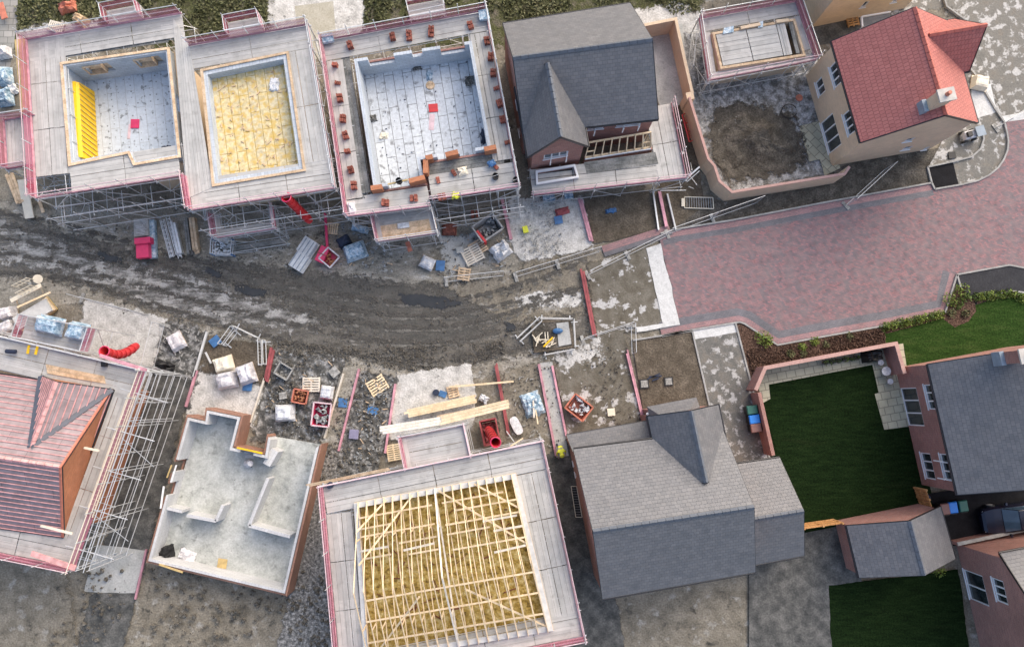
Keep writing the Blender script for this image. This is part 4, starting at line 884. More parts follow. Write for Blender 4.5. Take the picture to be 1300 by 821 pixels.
for a, b in (((.03, .17), (.2, .02)), ((.05, .36), (.36, .02)), ((.52, .02), (.97, .4)), ((.74, .02), (.97, .2)), ((.05, .98), (.36, .6)), ((.97, .96), (.6, .6))): build('diagonal_brace', MB().bar(kpt(*a, .0), kpt(*b, .0), .1, .05), 'timber_new', Kh)
for t, s0, s1 in ((.1, .03, .47), (.1, .53, .9), (.22, .03, .47), (.24, .53, .97), (.17, .03, .22), (.3, .25, .47), (.3, .53, .78), (.36, .03, .2), (.38, .3, .47), (.4, .55, .97), (.16, .6, .97), (.33, .85, .97), (.62, .03, .97), (.75, .03, .97), (.88, .03, .97)):
    build('longitudinal_brace', MB().bar(kfl(s0, t), kfl(s1, t), .1, .04), 'timber_new', Kh)
for s0, t0, s1, t1 in ((.03, .3, .2, .3), (.75, .25, .95, .25), (.8, .32, .97, .32), (.78, .45, .96, .44), (.28, .34, .46, .33)): build('tie_board', MB().bar(kfl(s0, t0, .8), kfl(s1, t1, .8), .12, .04), 'timber_pale', Kh)
# ================================================================== SCAFFOLDS
def scaffold_run(root, p, q, z, wd, cen, net=True, t0=0, t1=0, zg=0, deck='board', lower=False, brace=True, inner=True, toe='toe', rail='galv', bay=1.85, rails=True, ext=1.15, hole=(), dense=False):
    L = (q - p).length; d = (q - p) / L; n = Vector((-d.y, d.x, 0)); n = n if (cen - p).dot(n) > 0 else -n
    k = max(1, round(L / bay)); st = L / k; at = lambda s, w, zz: p + d * s + n * w + Vector((0, 0, zz - p.z))
    # deck boards, one set per bay
    nb = max(1, round(wd / .32)); bw = wd / nb; S0, S1 = t0, L - t1; kb = max(1, round((S1 - S0) / 3.1))
    for i in range(kb):
        if i in hole: continue
        a, b = S0 + (S1 - S0) * i / kb + .02, S0 + (S1 - S0) * (i + 1) / kb - .02; mb = MB()
        for j in range(nb):
            e = random.uniform(-.012, .012); zz = z - .04 + random.uniform(-.006, .006) + (.012 if i % 2 else 0)
            mb.ext([at(a + e, .06 + bw * j + (.006 if j % 3 else .03), 0), at(b + e, .06 + bw * j + (.006 if j % 3 else .03), 0), at(b + e, .06 + bw * (j + 1) - .006, 0), at(a + e, .06 + bw * (j + 1) - .006, 0)], zz, zz + .038)
        build('deck_boards', mb, deck, root)
    r = .026
    for i in range(k + 1):
        s = st * i; s = min(max(s, .06), L - .06)
        build('standard', MB().tube(at(s, 0, zg), at(s, 0, z + ext + random.uniform(-.15, .35)), r), 'galv', root)
        if inner: build('standard', MB().tube(at(s, wd + .08, zg), at(s, wd + .08, z - .05), r), 'galv', root)
        build('transom', MB().tube(at(s, -.15, z - .09), at(s, wd + .2, z - .09), r * .9), 'galv', root)
        if z > 3.5: build('transom', MB().tube(at(s, -.12, z - 2.05), at(s, wd + .15, z - 2.05), r * .9), 'galv', root)
    for w in ((0, wd + .08) if inner else (0,)):
        for zz in ([z - .14, z - 2.1, z - 3.9] if z > 3.8 else [z - .14, .5]):
            build('ledger', MB().tube(at(-.12, w, zz), at(L + .12, w, zz), r), 'galv', root)
    if dense:     # second outer row carrying the loading lift
        o = -.95
        for i in range(0, 2 * k + 1):
            s = min(max(st * i / 2, .06), L - .06)
            if i % 2 == 0: build('standard', MB().tube(at(s, o, zg), at(s, o, z - .8 + random.uniform(-.2, .5)), r), 'galv', root)
            build('transom', MB().tube(at(s, o - .2, z - 1.3 if i % 2 else z - 2.6), at(s, .2, z - 1.3 if i % 2 else z - 2.6), r * .9), 'galv', root)
        for zz in (z - 1.2, z - 2.5, .7): build('ledger', MB().tube(at(-.2, o, zz), at(L + .2, o, zz), r), 'galv', root)
        for i in range(0, k, 2): build('brace', MB().tube(at(st * i, o, .3), at(min(st * (i + 1), L), o, z - 1.3), r * .9), 'galv', root)
    if rails:
        for zz in (z + .52, z + 1.02): build('guard_rail', MB().tube(at(-.1, .0, zz), at(L + .1, .0, zz), r * 1.1), rail, root)
        build('toe_board', MB().ext([at(0, .035, 0), at(L, .035, 0), at(L, .06, 0), at(0, .06, 0)], z, z + .2), toe, root)
    if net:
        for i in range(k):
            a, b = st * i + .05, st * (i + 1) - .05
            build('brick_guard', MB().poly([at(a, .03, z + .03), at(b, .03, z + .03), at(b, .03, z + .92), at(a, .03, z + .92)]), 'net', root)
    if brace:
        for i in range(0, k, 2):
            for za, zb in (((.2, z - 2.1), (z - 2.1, z - .1)) if z > 3.8 else ((.1, z - .1),)):
                a, b = (i, i + 1) if (i // 2) % 2 else (i + 1, i); b = min(b, k); a = min(a, k)
                build('brace', MB().tube(at(st * a, -.06, za), at(st * b, -.06, zb), r * .9), 'galv', root)
def scaffold(label, z, px, cen, spec, group=None, closed=True):
    """px outer corners traced at deck height; spec per edge: dict or None"""
    pts = PP(px, z); c = P(*cen, z); r = thing('scaffold', label, 'scaffold', lift(c, 0), group); n = len(pts)
    for i, s in enumerate(spec):
        if s is None: continue
        s = dict(s); w = s.pop('w'); scaffold_run(r, pts[i], pts[(i + 1) % n], z, w, s.pop('cen', None) and P(*s['cen'], z) or c, **{k: v for k, v in s.items() if k != 'cen'})
    return r
G_ = 'independent scaffolds round the unfinished houses'
def slab_deck(root, px, z, mat='board', n=6, along=0):
    """a loose-shaped boarded area made of n parallel boards; px NW NE SE SW"""
    q = PP(px, z); mb = MB()
    for i in range(n):
        a, b = (i + .03) / n, (i + .97) / n
        if along == 0: c4 = [q[0].lerp(q[3], a), q[1].lerp(q[2], a), q[1].lerp(q[2], b), q[0].lerp(q[3], b)]
        else: c4 = [q[0].lerp(q[1], a), q[0].lerp(q[1], b), q[3].lerp(q[2], b), q[3].lerp(q[2], a)]
        e = random.uniform(0, .01); mb.ext(c4, z - .04 + e, z + e)
    return build('deck_boards', mb, mat, root)
# A
sA = scaffold('wide grey boarded scaffold with pink guards round the shell holding yellow sheets', 5.0,
  [(34, 50), (231, 17), (264, 236), (236, 224), (46, 253)], (150, 140),
  [dict(w=1.45), None, None, dict(w=2.0, net=False, toe='toe', rail='rail_pink', t1=2.2, t0=.3, dense=True), dict(w=2.3, t0=1.4, rail='rail_pink')], G_)
slab_deck(sA, [(219, 22), (241, 57), (270, 238), (238, 252)], 5.02, 'board', 7, 1)
slab_deck(sA, [(82, 62), (213, 46), (214, 54), (83, 72)], 4.9, 'board_dark', 2)
# west extension bay
for a, b in (((6, 152), (46, 146)), ((9, 216), (5, 150)), ((9, 216), (42, 211))):
    scaffold_run(sA, P(*a, 4.9), P(*b, 4.9), 4.9, .5, P(25, 180, 4.9), net=(a[1] > 200 or b[0] > 40), inner=False, brace=False, rail='rail_pink' if a[1] > 200 else 'galv')
slab_deck(sA, [(9, 150), (44, 146), (46, 208), (12, 214)], 4.93, 'board', 8, 1)
def bay_tower(root, px, z, cen, deck='board', net=True, zg=0, w=.0):
    q = PP(px, z); c = sum(q, Vector()) / 4
    for i in range(4):
        a, b = q[i], q[(i + 1) % 4]; r = .026
        build('standard', MB().tube(lift(a, zg), lift(a, z + 1.2), r), 'galv', root)
        for zz in (z + .5, z + 1.0, z - .1, z - 2): 
            if zz > .3: build('guard_rail', MB().tube(lift(a, zz), lift(b, zz), r), 'galv', root)
        if net and i != 2: build('brick_guard', MB().poly([lift(a, z + .05), lift(b, z + .05), lift(b, z + .9), lift(a, z + .9)]), 'net', root)
        build('brace', MB().tube(lift(a, z - .2), lift(b, max(.2, z - 2.1)), r * .9), 'galv', root)
    slab_deck(root, px, z, deck, 5, 0)
tA = thing('scaffold_tower', 'small pink guarded loading bay projecting from the top left scaffold', 'scaffold tower', P(157, 20, 0), 'loading bays on the scaffolds')
bay_tower(tA, [(135, 14), (177, 6), (182, 24), (139, 32)], 5.0, None)
# B
sB = scaffold('grey boarded scaffold round the shell with stained yellow boarding', 5.0,
  [(240, 58), (392, 31), (427, 240), (244, 268)], (320, 150),
  [dict(w=1.5), dict(w=1.75, t0=1.55, t1=1.9, net=False, rail='galv', toe='toe'), dict(w=1.9, net=False, rail='rail_pink', brace=True, dense=True), dict(w=.25, net=True, rail='rail_pink', inner=False, t0=7, brace=False)][:3], G_)
scaffold_run(sB, P(236, 224, 5), P(243, 268, 5), 5.0, .9, P(320, 240, 5), rail='rail_pink', inner=False, brace=False)
tB = thing('scaffold_tower', 'small pink guarded loading bay above the yellow boarded shell', 'scaffold tower', P(310, 40, 0), 'loading bays on the scaffolds')
bay_tower(tB, [(289, 29), (331, 21), (336, 40), (292, 48)], 5.0, None)
pB = thing('scaffold', 'low porch scaffold with empty middle below the yellow boarded shell', 'scaffold', P(312, 290, 0), G_)
scaffold_run(pB, P(275, 303, 2.6), P(352, 291, 2.6), 2.6, .5, P(312, 280, 2.6), net=False, rail='galv')
scaffold_run(pB, P(270, 272, 2.6), P(275, 303, 2.6), 2.6, .35, P(312, 280, 2.6), net=True, rail='rail_pink')
scaffold_run(pB, P(348, 262, 2.6), P(352, 291, 2.6), 2.6, .35, P(312, 280, 2.6), net=True, rail='rail_pink')
scaffold_run(pB, P(284, 322, .6), P(366, 309, .6), .6, .3, P(312, 280, .6), net=False, rails=False, deck='board_dark')
# C
sC = scaffold('scaffold loaded with piles of red bricks round the white floored shell', 4.3,
  [(409, 52), (617, 13), (659, 238), (548, 255), (546, 263), (441, 276)], (530, 150),
  [dict(w=1.3), dict(w=1.25, t0=1.4, t1=1.9, net=False), dict(w=1.6, net=False, rail='rail_pink', dense=True), None, dict(w=1.0, net=False, rail='rail_pink'), dict(w=1.05, t0=1.1, t1=1.4, rail='rail_pink')], G_)
slab_deck(sC, [(432, 70), (443, 68), (470, 244), (458, 246)], 4.22, 'board_dark', 2, 1)
slab_deck(sC, [(604, 48), (614, 46), (640, 208), (629, 210)], 4.22, 'board_dark', 2, 1)
slab_deck(sC, [(540, 207), (637, 193), (644, 222), (546, 238)], 4.24, 'board_dark', 6, 0)
slab_deck(sC, [(462, 248), (542, 236), (545, 250), (466, 262)], 4.24, 'board', 3, 0)
for px in ([(408, 44), (422, 42), (424, 52), (410, 55)], [(607, 14), (619, 11), (622, 24), (609, 26)]):
    q = PP(px, 4.7); build('corner_sheet', MB().ext(q, 4.5, 4.75), 'bluewrap', sC)
tC = thing('scaffold_tower', 'open loading bay with white rails above the white floored shell', 'scaffold tower', P(540, 15, 0), 'loading bays on the scaffolds')
bay_tower(tC, [(517, 7), (561, -1), (566, 16), (521, 25)], 4.3, None)
pC = thing('scaffold', 'low white railed porch scaffold with pale boards below the brick laden scaffold', 'scaffold', P(515, 290, 0), G_)
scaffold_run(pC, P(480, 308, 3.0), P(556, 297, 3.0), 3.0, 1.0, P(515, 270, 3), net=False, rail='galv', deck='timber')
scaffold_run(pC, P(472, 270, 3.0), P(480, 308, 3.0), 3.0, .3, P(515, 290, 3), net=True, rail='rail_pink')
scaffold_run(pC, P(548, 262, 3.0), P(556, 297, 3.0), 3.0, .3, P(515, 290, 3), net=False, rail='galv')
slab_deck(pC, [(474, 272), (548, 262), (552, 280), (478, 290)], 2.98, 'board', 5, 0)
# D
sD = scaffold('low scaffold deck running across the front of the slate roofed house', 2.4,
  [(834, 134), (853, 131), (872, 227), (676, 249)], (760, 150),
  [None, dict(w=1.75, net=False, rail='rail_pink', toe='toe'), dict(w=1.7, net=False, rail='rail_pink', t0=1.8), None], G_)
slab_deck(sD, [(741, 206), (832, 193), (836, 208), (745, 221)], 2.42, 'board_dark', 3, 0)
ex = PP([(836, 245), (872, 240), (882, 238), (876, 220), (878, 205)], 1.2)
for i in range(4): build('brace', MB().tube(ex[i] + V(0, 0, .6), ex[i + 1] - V(0, 0, .3), .03), 'galv', sD)
build('ladder_beam', MB().bar(P(872, 226, 2.5), P(888, 212, 2.7), .1, .1).bar(P(872, 231, 2.1), P(888, 217, 2.3), .05, .05), 'galv', sD)
# E low scaffold round the garage
sE = scaffold('low pink railed scaffold round the small garage shell', 2.3,
  [(886, 24), (1010, 2), (1036, 78), (898, 104)], (960, 55),
  [dict(w=.9, bay=1.9), dict(w=.8, net=True, t0=1.0, t1=.9), dict(w=.5, net=False, rail='rail_pink'), dict(w=.6, net=True, t0=.6, t1=1)], G_)
# I
sI = scaffold('long scaffold with pink guards round the red battened roof', 4.9,
  [(-60, 412), (186, 470), (96, 722), (-60, 690)], (40, 590),
  [dict(w=1.9, net=False, rail='galv'), dict(w=1.35, t0=1.2, t1=1.2, net=True, rail='cream', brace=False), dict(w=1.6, rail='rail_pink'), None], G_)
for o, zz in ((.55, 1.2), (.95, .7)):
    a, b = P(174, 466, 4.9), P(88, 712, 4.9); dd = (b - a).normalized(); nn = Vector((-dd.y, dd.x, 0)); nn = nn if nn.x > 0 else -nn
    for k in range(9):
        s = k / 8; p_ = a.lerp(b, s) + nn * (o + .55); build('standard', MB().tube(lift(p_, 0), lift(p_, 4.9 + zz), .025), 'galv', sI) if k % 2 == 0 else None
    for z_ in (1.0, 2.9, 5.4, 6.0): build('ledger', MB().tube(lift(a + nn * (o + .55), z_), lift(b + nn * (o + .55), z_), .025), 'galv', sI)
for k in range(5):
    p_ = P(174, 466, 4.9).lerp(P(88, 712, 4.9), .12 + .2 * k); build('transom', MB().tube(p_ - nn * .3 + V(0, 0, .5), p_ + nn * 2.6 + V(0, 0, .3), .03), 'galv', sI)
    if k % 2: build('brace', MB().tube(p_ + V(0, 0, .5), p_ + nn * 1.9 + V(dd.x * 2, dd.y * 2, -2.5), .025), 'galv', sI)
lad = MB(); a, b = P(168, 500, 5.2), P(113, 655, 5.2); w_ = nn * .22; lad.bar(a - w_, b - w_, .05, .08).bar(a + w_, b + w_, .05, .08)
for k in range(26): lad.bar(a.lerp(b, (k + .5) / 26) - w_, a.lerp(b, (k + .5) / 26) + w_, .04, .04)
build('ladder_beam', lad, 'cream', sI)
rp = build('raking_board', MB().bar(P(127, 451, 5.7), P(186, 470, 5.7), .2, .1), 'toe', sI); build('raking_board', MB().bar(P(40, 702, 5.7), P(96, 721, 5.7), .3, .1), 'batten_red', sI)
for a_, b_ in (((107, 568), (126, 572)), ((52, 667), (92, 677))): build('guard_rail', MB().bar(P(*a_, 6), P(*b_, 6), .12, .12), 'cream', sI)
tI = thing('scaffold_tower', 'loading bay with dark pink guards holding wrapped pallets, left edge', 'scaffold tower', P(75, 420, 0), 'loading bays on the scaffolds')
bay_tower(tI, [(36, 401), (122, 417), (112, 447), (27, 429)], 4.9, None)
slab_deck(sI, [(58, 462), (132, 477), (134, 487), (60, 474)], 4.95, 'timber', 2, 0)
# K
sK = scaffold('grey boarded scaffold round the pale timber roof trusses', 5.0,
  [(409, 616), (688, 559), (742, 808), (432, 870)], (560, 700),
  [dict(w=1.6, net=False, rail='rail_pink'), dict(w=1.9, t0=1.7, t1=1.4, net=False, rail='rail_pink'), dict(w=1.4, net=True, rail='rail_pink'), dict(w=1.5, t0=1.4, t1=1.7, net=True, rail='rail_pink')], G_)
slab_deck(sK, [(449, 622), (652, 585), (654, 597), (450, 634)], 4.92, 'board_dark', 2, 0)
pK = thing('scaffold', 'boarded porch platform on the north side of the trussed house', 'scaffold', P(550, 565, 0), G_)
scaffold_run(pK, P(508, 554, 4.9), P(589, 538, 4.9), 4.9, 1.9, P(555, 600, 4.9), net=False, rail='galv')
for a, b in (((508, 554), (516, 594)), ((589, 538), (598, 578))): scaffold_run(pK, P(*a, 4.9), P(*b, 4.9), 4.9, .3, P(550, 570, 4.9), net=a[0] < 550, rail='rail_pink', inner=False, brace=False)
# ================================================================== SITE CLUTTER
def uv2(px0, px1, z=0):
    a, b = P(*px0, z), P(*px1, z); u = (b - a).normalized(); return a, b, u, Vector((-u.y, u.x, 0))
def ang(deg): return Vector((math.cos(R(deg)), math.sin(R(deg)), 0))
def chute(px0, z0, px1, z1, label, n=6, bend=(0, 0)):
    a, b = P(*px0, z0), P(*px1, z1); r = thing('rubbish_chute', label, 'rubbish chute', lift(a, 0), 'red rubbish chutes hanging from the scaffolds')
    pts = [a.lerp(b, k / n) + Vector((bend[0], bend[1], 0)) * math.sin(math.pi * k / n) for k in range(n + 1)]
    for k in range(n):
        p, q = pts[k], pts[k + 1]; d = (q - p); e = p - d * .12; mb = MB()
        ax = d.normalized(); s = ax.cross(V(0, 0, 1)); s = s.normalized() if s.length > .01 else V(1, 0, 0); t = ax.cross(s); m = 14
        o1, o2, i1, i2 = [], [], [], []
        for i in range(m):
            c = s * math.cos(6.2832 * i / m) + t * math.sin(6.2832 * i / m); o1.append(e + c * .30); o2.append(q + c * .235); i1.append(e + c * .275); i2.append(q + c * .21)
        mb.add(o1 + o2 + i1 + i2, [(i, (i + 1) % m, m + (i + 1) % m, m + i) for i in range(m)] + [(2 * m + i, 3 * m + i, 3 * m + (i + 1) % m, 2 * m + (i + 1) % m) for i in range(m)] + [(i, 2 * m + i, 2 * m + (i + 1) % m, (i + 1) % m) for i in range(m)])
        build('segment', mb, 'red', r)
    mb = MB(); p, q = pts[0], pts[1]; ax = (q - p).normalized(); s = ax.cross(V(0, 0, 1)); s = s.normalized() if s.length > .01 else V(1, 0, 0); t = ax.cross(s)
    e = p - (q - p) * .12
    for i in range(18):
        c = s * math.cos(6.2832 * i / 18) + t * math.sin(6.2832 * i / 18); c2 = s * math.cos(6.2832 * (i + 1) / 18) + t * math.sin(6.2832 * (i + 1) / 18); mb.tube(e + c * .31, e + c2 * .31, .035, 5)
    build('hopper_rim', mb, 'pinkplastic', r)
    return r
chute((364, 251), 5.0, (393, 280), 2.0, 'red rubbish chute below the yellow boarded shell scaffold', 7)
chute((133, 446), 5.2, (173, 439), 1.5, 'curved red rubbish chute by the left scaffold and pale slab', 7, (0, -.35))
chute((629, 561), 5.2, (620, 545), 1.0, 'short red rubbish chute seen end on above the dark red crate', 6)
def pallet_parts(r, c, u, w=1.2, dp=1.0, z=0, n=7, mat='timber'):
    v = Vector((-u.y, u.x, 0))
    m = MB()
    for i in range(n): m.box(c + v * dp * ((i + .5) / n - .5), u, w, dp / n * .62, z + .1, z + .125)
    build('top_slats', m, mat, r)
    for s in (-.46, 0, .46): build('bearer', MB().box(c + u * w * s, u, .1, dp, z, z + .098), mat, r)
def pallet(px, a, label, mat='timber', z=GZ, w=1.2, dp=1.0, n=6):
    c = P(*px, z + .1); r = thing('pallet', label, 'pallet', lift(c, z), 'wooden pallets lying about the site'); pallet_parts(r, c, ang(a), w, dp, z, n, mat); return r
pallet((421, 290), 84, 'small empty pallet behind the pink rails, under the brick laden scaffold', 'timber', dp=.9, w=.75)
pallet((600, 323), 28, 'pale empty pallet lying on top beside the skip', 'timber_pale', z=GZ + .1, w=1.3, dp=1.2, n=7)
pallet((607, 314), 32, 'older darker pallet partly under the pale pallet near the skip', 'timber', w=1.1)
pallet((589, 348), -8, 'brownish pallet lying flat at the edge of the haul road', 'timber', w=.8, dp=.9, n=5)
pallet((479, 489), 32, 'tilted pale pallet on the dark mud west of the long beams', 'timber_new', w=1.25, dp=1.1)
pallet((395, 488), 0, 'pale pallet on dark mud between the rubble crate and the concrete tub', 'timber_pale', w=1.15, dp=1.0)
pallet((500, 574), 10, 'pallet tucked under the porch platform of the trussed house', 'timber_new', w=.9, dp=1.1, n=8)
pallet((575, 497), 15, 'dusty grey pallet sunk in pale gravel above the long beams', 'timber', w=.7, dp=.8, n=5, z=.16)
pallet((1083, 27), 12, 'yellowish pallet lying on the dark path below the tan wall', 'gate_timber', w=.8, dp=.7, n=4, z=.1)
pallet((71, 34), 75, 'slatted pale pallet leaning flat outside the top left scaffold', 'timber_pale', w=.7, dp=1.1, n=8, z=.1)
def brick_pile(px, z, a, label, s=(.5, .36, .42), mat='brick_plain', group=None):
    c = P(*px, z + s[2] * .6); a += random.uniform(-14, 14); q_ = random.uniform(.75, 1.2); s = (s[0] * q_, s[1], s[2] * random.uniform(.6, 1.15)); u = ang(a); mb = MB(); v = Vector((-u.y, u.x, 0)); L = max(1, int(s[2] / .075)); nx = max(1, int(s[1] / .105)); ny = max(1, int(s[0] / .22))
    for l in range(L):
        for i in range(nx):
            for j in range(ny):
                if l == L - 1 and random.random() < .35: continue
                mb.box(lift(c, 0) + v * ((i + .5) / nx - .5) * s[1] + u * ((j + .5) / ny - .5) * s[0] + V(random.uniform(-.01, .01), random.uniform(-.01, .01), 0), u + v * random.uniform(-.06, .06), .21, .098, z + l * .075, z + l * .075 + .07)
    o = build('brick_stack', mb, mat); tag(o, label, 'brick stack', group or 'piles of red bricks on the scaffold'); return o
W_ = [(425, 82), (428, 104), (431, 124), (435, 150), (438, 171), (441, 192), (445, 215), (449, 235)]
N_ = [(444, 57), (498, 46), (519, 44), (547, 39), (597, 31)]
E_ = [(618, 51), (623, 72), (626, 92), (630, 111), (634, 131), (638, 151), (644, 180)]
S_ = [(489, 257), (525, 251), (561, 250), (556, 228), (576, 219), (629, 211)]
ords = ['first', 'second', 'third', 'fourth', 'fifth', 'sixth', 'seventh', 'eighth']
for k, p_ in enumerate(W_): brick_pile(p_, 4.3, 97 if k else 75, f'red brick pile, {ords[k]} from the north on the west deck of the white floored shell')
for k, p_ in enumerate(N_): brick_pile(p_, 4.3, 95, f'red brick pile, {ords[k]} from the left on the north deck of the white floored shell', (.62, .36, .45))
for k, p_ in enumerate(E_): brick_pile(p_, 4.3, 97, f'red brick pile, {ords[k]} from the north on the east deck of the white floored shell')
for k, p_ in enumerate(S_): brick_pile(p_, 4.3, 8 + k * 6, f'red brick pile, south deck of the white floored shell, {["leftmost", "second from left", "third from left", "above the third pile", "beside the white sack", "rightmost, blue covered"][k]}', (.45, .42, .3))
def bulk(name, label, cat, px, sz, a, z, h, mat, seed=1, amp=.18, group=None):
    c = P(*px, z + h * .6); u = ang(a); v = Vector((-u.y, u.x, 0)); mb = MB(); n = 9
    vs = []
    for j in range(n):
        for i in range(n):
            x, y = i / (n - 1) * 2 - 1, j / (n - 1) * 2 - 1; p = c + u * x * sz[0] / 2 + v * y * sz[1] / 2
            e = 1 - max(abs(x), abs(y)) ** 6; zz = z + h * (.25 + .75 * e) * (1 + amp * 1.6 * noise.noise(Vector((x * 2.2, y * 2.2, seed * 3.1)))) if e > 0 else z
            p = p + u * amp * .3 * noise.noise(Vector((x * 2, y * 2, seed + 40.))) + v * amp * .3 * noise.noise(Vector((y * 2, x * 2, seed + 20.))); vs.append(V(p.x, p.y, zz))
    mb.add(vs, [(j * n + i, j * n + i + 1, (j + 1) * n + i + 1, (j + 1) * n + i) for j in range(n - 1) for i in range(n - 1)])
    o = build(name, mb, mat, smooth=False); tag(o, label, cat, group); return o
def wrapped(px, sz, a, label, h=.8, mat='wrap', seed=1, z=GZ, base=True, group='wrapped pallets of materials'):
    c = P(*px, z + h * .7); r = thing('wrapped_pallet', label, 'wrapped pallet', lift(c, z), group)
    if base: pallet_parts(r, lift(c, 0), ang(a), sz[0], sz[1], z, 6)
    q = bulk('load', '', '', px, sz, a, z + .14, h, mat, seed, .1)
    for k in ('label', 'category', 'group'): 
        if k in q.keys(): del q[k]
    base_ = BASE[r.name]; q.parent = r; q.location = q.location - base_; return r
wrapped((282, 462), (1.25, 1.05), 17, 'opened pallet of buff blocks in pale wrap, top left of the three', .7, 'cream', 1)
wrapped((286, 482), (1.3, 1.15), 12, 'grey wrapped pallet nearest the blue sheets, lower left of the three', .85, 'wrap', 2)
wrapped((311, 474), (1.1, 1.35), 20, 'pinkish wrapped pallet with a shiny top, right hand of the three', .8, 'wrap', 3)
wrapped((60, 412), (1.6, 1.1), -12, 'large film wrapped pallet in the left half of the loading bay', .7, 'bluewrap', 4, z=4.95)
wrapped((96, 420), (1.2, 1.1), -12, 'smaller film wrapped pallet in the right half of the loading bay', .7, 'bluewrap', 5, z=4.95)
wrapped((360, 524), (1.3, 1.1), 2, 'white wrapped block pallet with a torn corner on the dark mud', .7, 'whitebag', 6)
wrapped((414, 498), (.85, .9), -8, 'pale blocks in film beside the rubble crate', .5, 'whitebag', 7)
wrapped((222, 433), (1.0, 1.2), 30, 'grey crate of pale blocks standing alone by the pale slab', .5, 'wrap', 8)
wrapped((8, 397), (.95, .85), 15, 'grey wrapped bale at the far left edge by the scaffold', .8, 'wrap', 9)
wrapped((8, 415), (1.05, .95), 25, 'second grey wrapped bale below the first at the left edge', .6, 'wrap', 10)
wrapped((1246, 104), (1.1, 1.0), -12, 'pallet of pale stacked blocks by the path east of the red roof', .5, 'cream', 11, z=.1)
wrapped((542, 333), (.95, .85), -25, 'silvery wrapped bundle in front of the porch scaffold', .4, 'whitebag', 12, z=.14)
wrapped((570, 290), (1.0, .85), 0, 'pallet of broken red bricks in white film below the scaffold', .45, 'brick_plain', 13, z=.14)
wrapped((450, 318), (1.5, 1.2), 20, 'heap of grey sacks under blue plastic by the porch scaffold', .6, 'bluewrap', 14, z=.14)
bulk('plastic_sheet', 'dark blue tarpaulin heaped in the shade left of the grey sacks', 'tarpaulin', (436, 306), (.9, .8), 30, .14, .5, 'navy', 15)
bulk('plastic_sheet', 'pale green sheet thrown over materials under the scaffold corner', 'plastic sheet', (456, 289), (1.2, .5), -15, .14, .6, 'bluewrap', 16)
bulk('waste_bag', 'torn white and blue builders bag overflowing on a pale frame', 'waste bag', (636, 317), (1.3, 1.1), 35, .14, .8, 'whitebag', 17, .5)
bulk('plastic_sheet', 'crumpled clear plastic with planks beside the concrete path', 'plastic sheet', (676, 513), (1.3, 1.6), 20, .2, .35, 'bluewrap', 18, .5)
bulk('waste_bag', 'black bin bag slumped inside the low blockwork shell', 'waste bag', (209, 702), (1.0, .9), 10, .3, .6, 'black', 19, .4)
bulk('plastic_sheet', 'crumpled clear film beside the black bag in the low shell', 'plastic sheet', (237, 705), (1.1, .7), -20, .3, .2, 'wrap', 20, .4)
bulk('plastic_sheet', 'black sheeting and white pipes heaped by the scaffold corner', 'plastic sheet', (208, 463), (1.3, .5), -18, .2, .4, 'black', 21, .5)
bulk('plastic_sheet', 'black tarpaulin over a barbecue in the corner of the walled garden', 'barbecue cover', (1109, 452), (1.2, .75), 8, .2, .9, 'black', 22, .2)
bulk('plastic_sheet', 'crumpled white sack beside the orange beams', 'plastic sheet', (614, 506), (.6, .5), -30, .2, .3, 'whitebag', 23, .4)
bulk('debris_heap', 'heap of red netting on the pale rubble plot', 'debris', (714, 268), (.95, .5), 15, .18, .15, 'maroon', 24, .4)
bulk('debris_heap', 'pinkish rags heaped beyond the gravel strip at the top left', 'debris', (84, 8), (1.2, .8), 15, .05, .5, 'salmon', 25, .5)
bulk('timber_crate', 'box of offcuts with a white lid beyond the top left scaffold', 'crate', (101, 25), (.9, .8), -30, .05, .7, 'timber', 26, .3)
bulk('plastic_sheet', 'blue plastic sheet crumpled on the brown plot', 'plastic sheet', (776, 267), (.75, .3), 10, .1, .15, 'blue', 27, .4)
def sheet(px, s, a, label, mat, z=.2, h=.05, name='plastic_sheet', cat='plastic sheet', group=None):
    c = P(*px, z + h); o = build(name, MB().box(c, ang(a), s[0], s[1], z, z + h), mat, bevel=.01); tag(o, label, cat, group); return o
for px, s, a, lb in (((288, 485), (.62, .6), -20, 'blue sheet tucked under the grey wrapped pallet'), ((314, 490), (.62, .62), -5, 'blue sheet on pale rubble, right of the wrapped pallets'), ((273, 433), (.7, .6), 40, 'blue sheet behind the white barrier'),
                     ((435, 511), (.6, .6), -4, 'blue sheet lying across the pale concrete strip'), ((559, 337), (.6, .7), -5, 'blue sheet in front of the porch scaffold by the road'), ((562, 500), (.5, .4), -20, 'blue sheet on pale gravel above the long beams'), ((709, 279), (.55, .55), 10, 'blue sheet beside the red netting on the pale plot'),
                     ((473, 521), (.7, .5), -15, 'faded blue sheet on dark mud below the tilted pallet')): sheet(px, s, a, lb, 'blue', group='blue sheets lying about the site')
sheet((449, 551), (.6, .6), -5, 'small lilac box on the mud west of the trussed house', 'purple', h=.2, name='box', cat='box')
sheet((697, 251), (.8, .5), 8, 'pale blue insulation board under the front scaffold, left one', 'bluewrap', h=.3, name='insulation_pack', cat='insulation')
sheet((722, 247), (.6, .5), 8, 'pale blue insulation pack under the front scaffold, right one', 'bluewrap', h=.3, name='insulation_pack', cat='insulation')
sheet((667, 291), (.35, .45), 15, 'bright yellow green bag on the pale rubble plot', 'hivis', h=.25, name='bag', cat='bag')
sheet((776, 523), (.5, .5), 5, 'small square paving slab on the brown yard', 'cream', h=.06, name='paving_slab', cat='slab')
sheet((584, 317), (.5, .4), 8, 'small grey concrete block near the pallets', 'concrete', h=.15, name='concrete_block', cat='block')
sheet((359, 502), (.5, .45), 10, 'small dark grey block beside the concrete tub', 'stone', h=.12, name='concrete_block', cat='block')
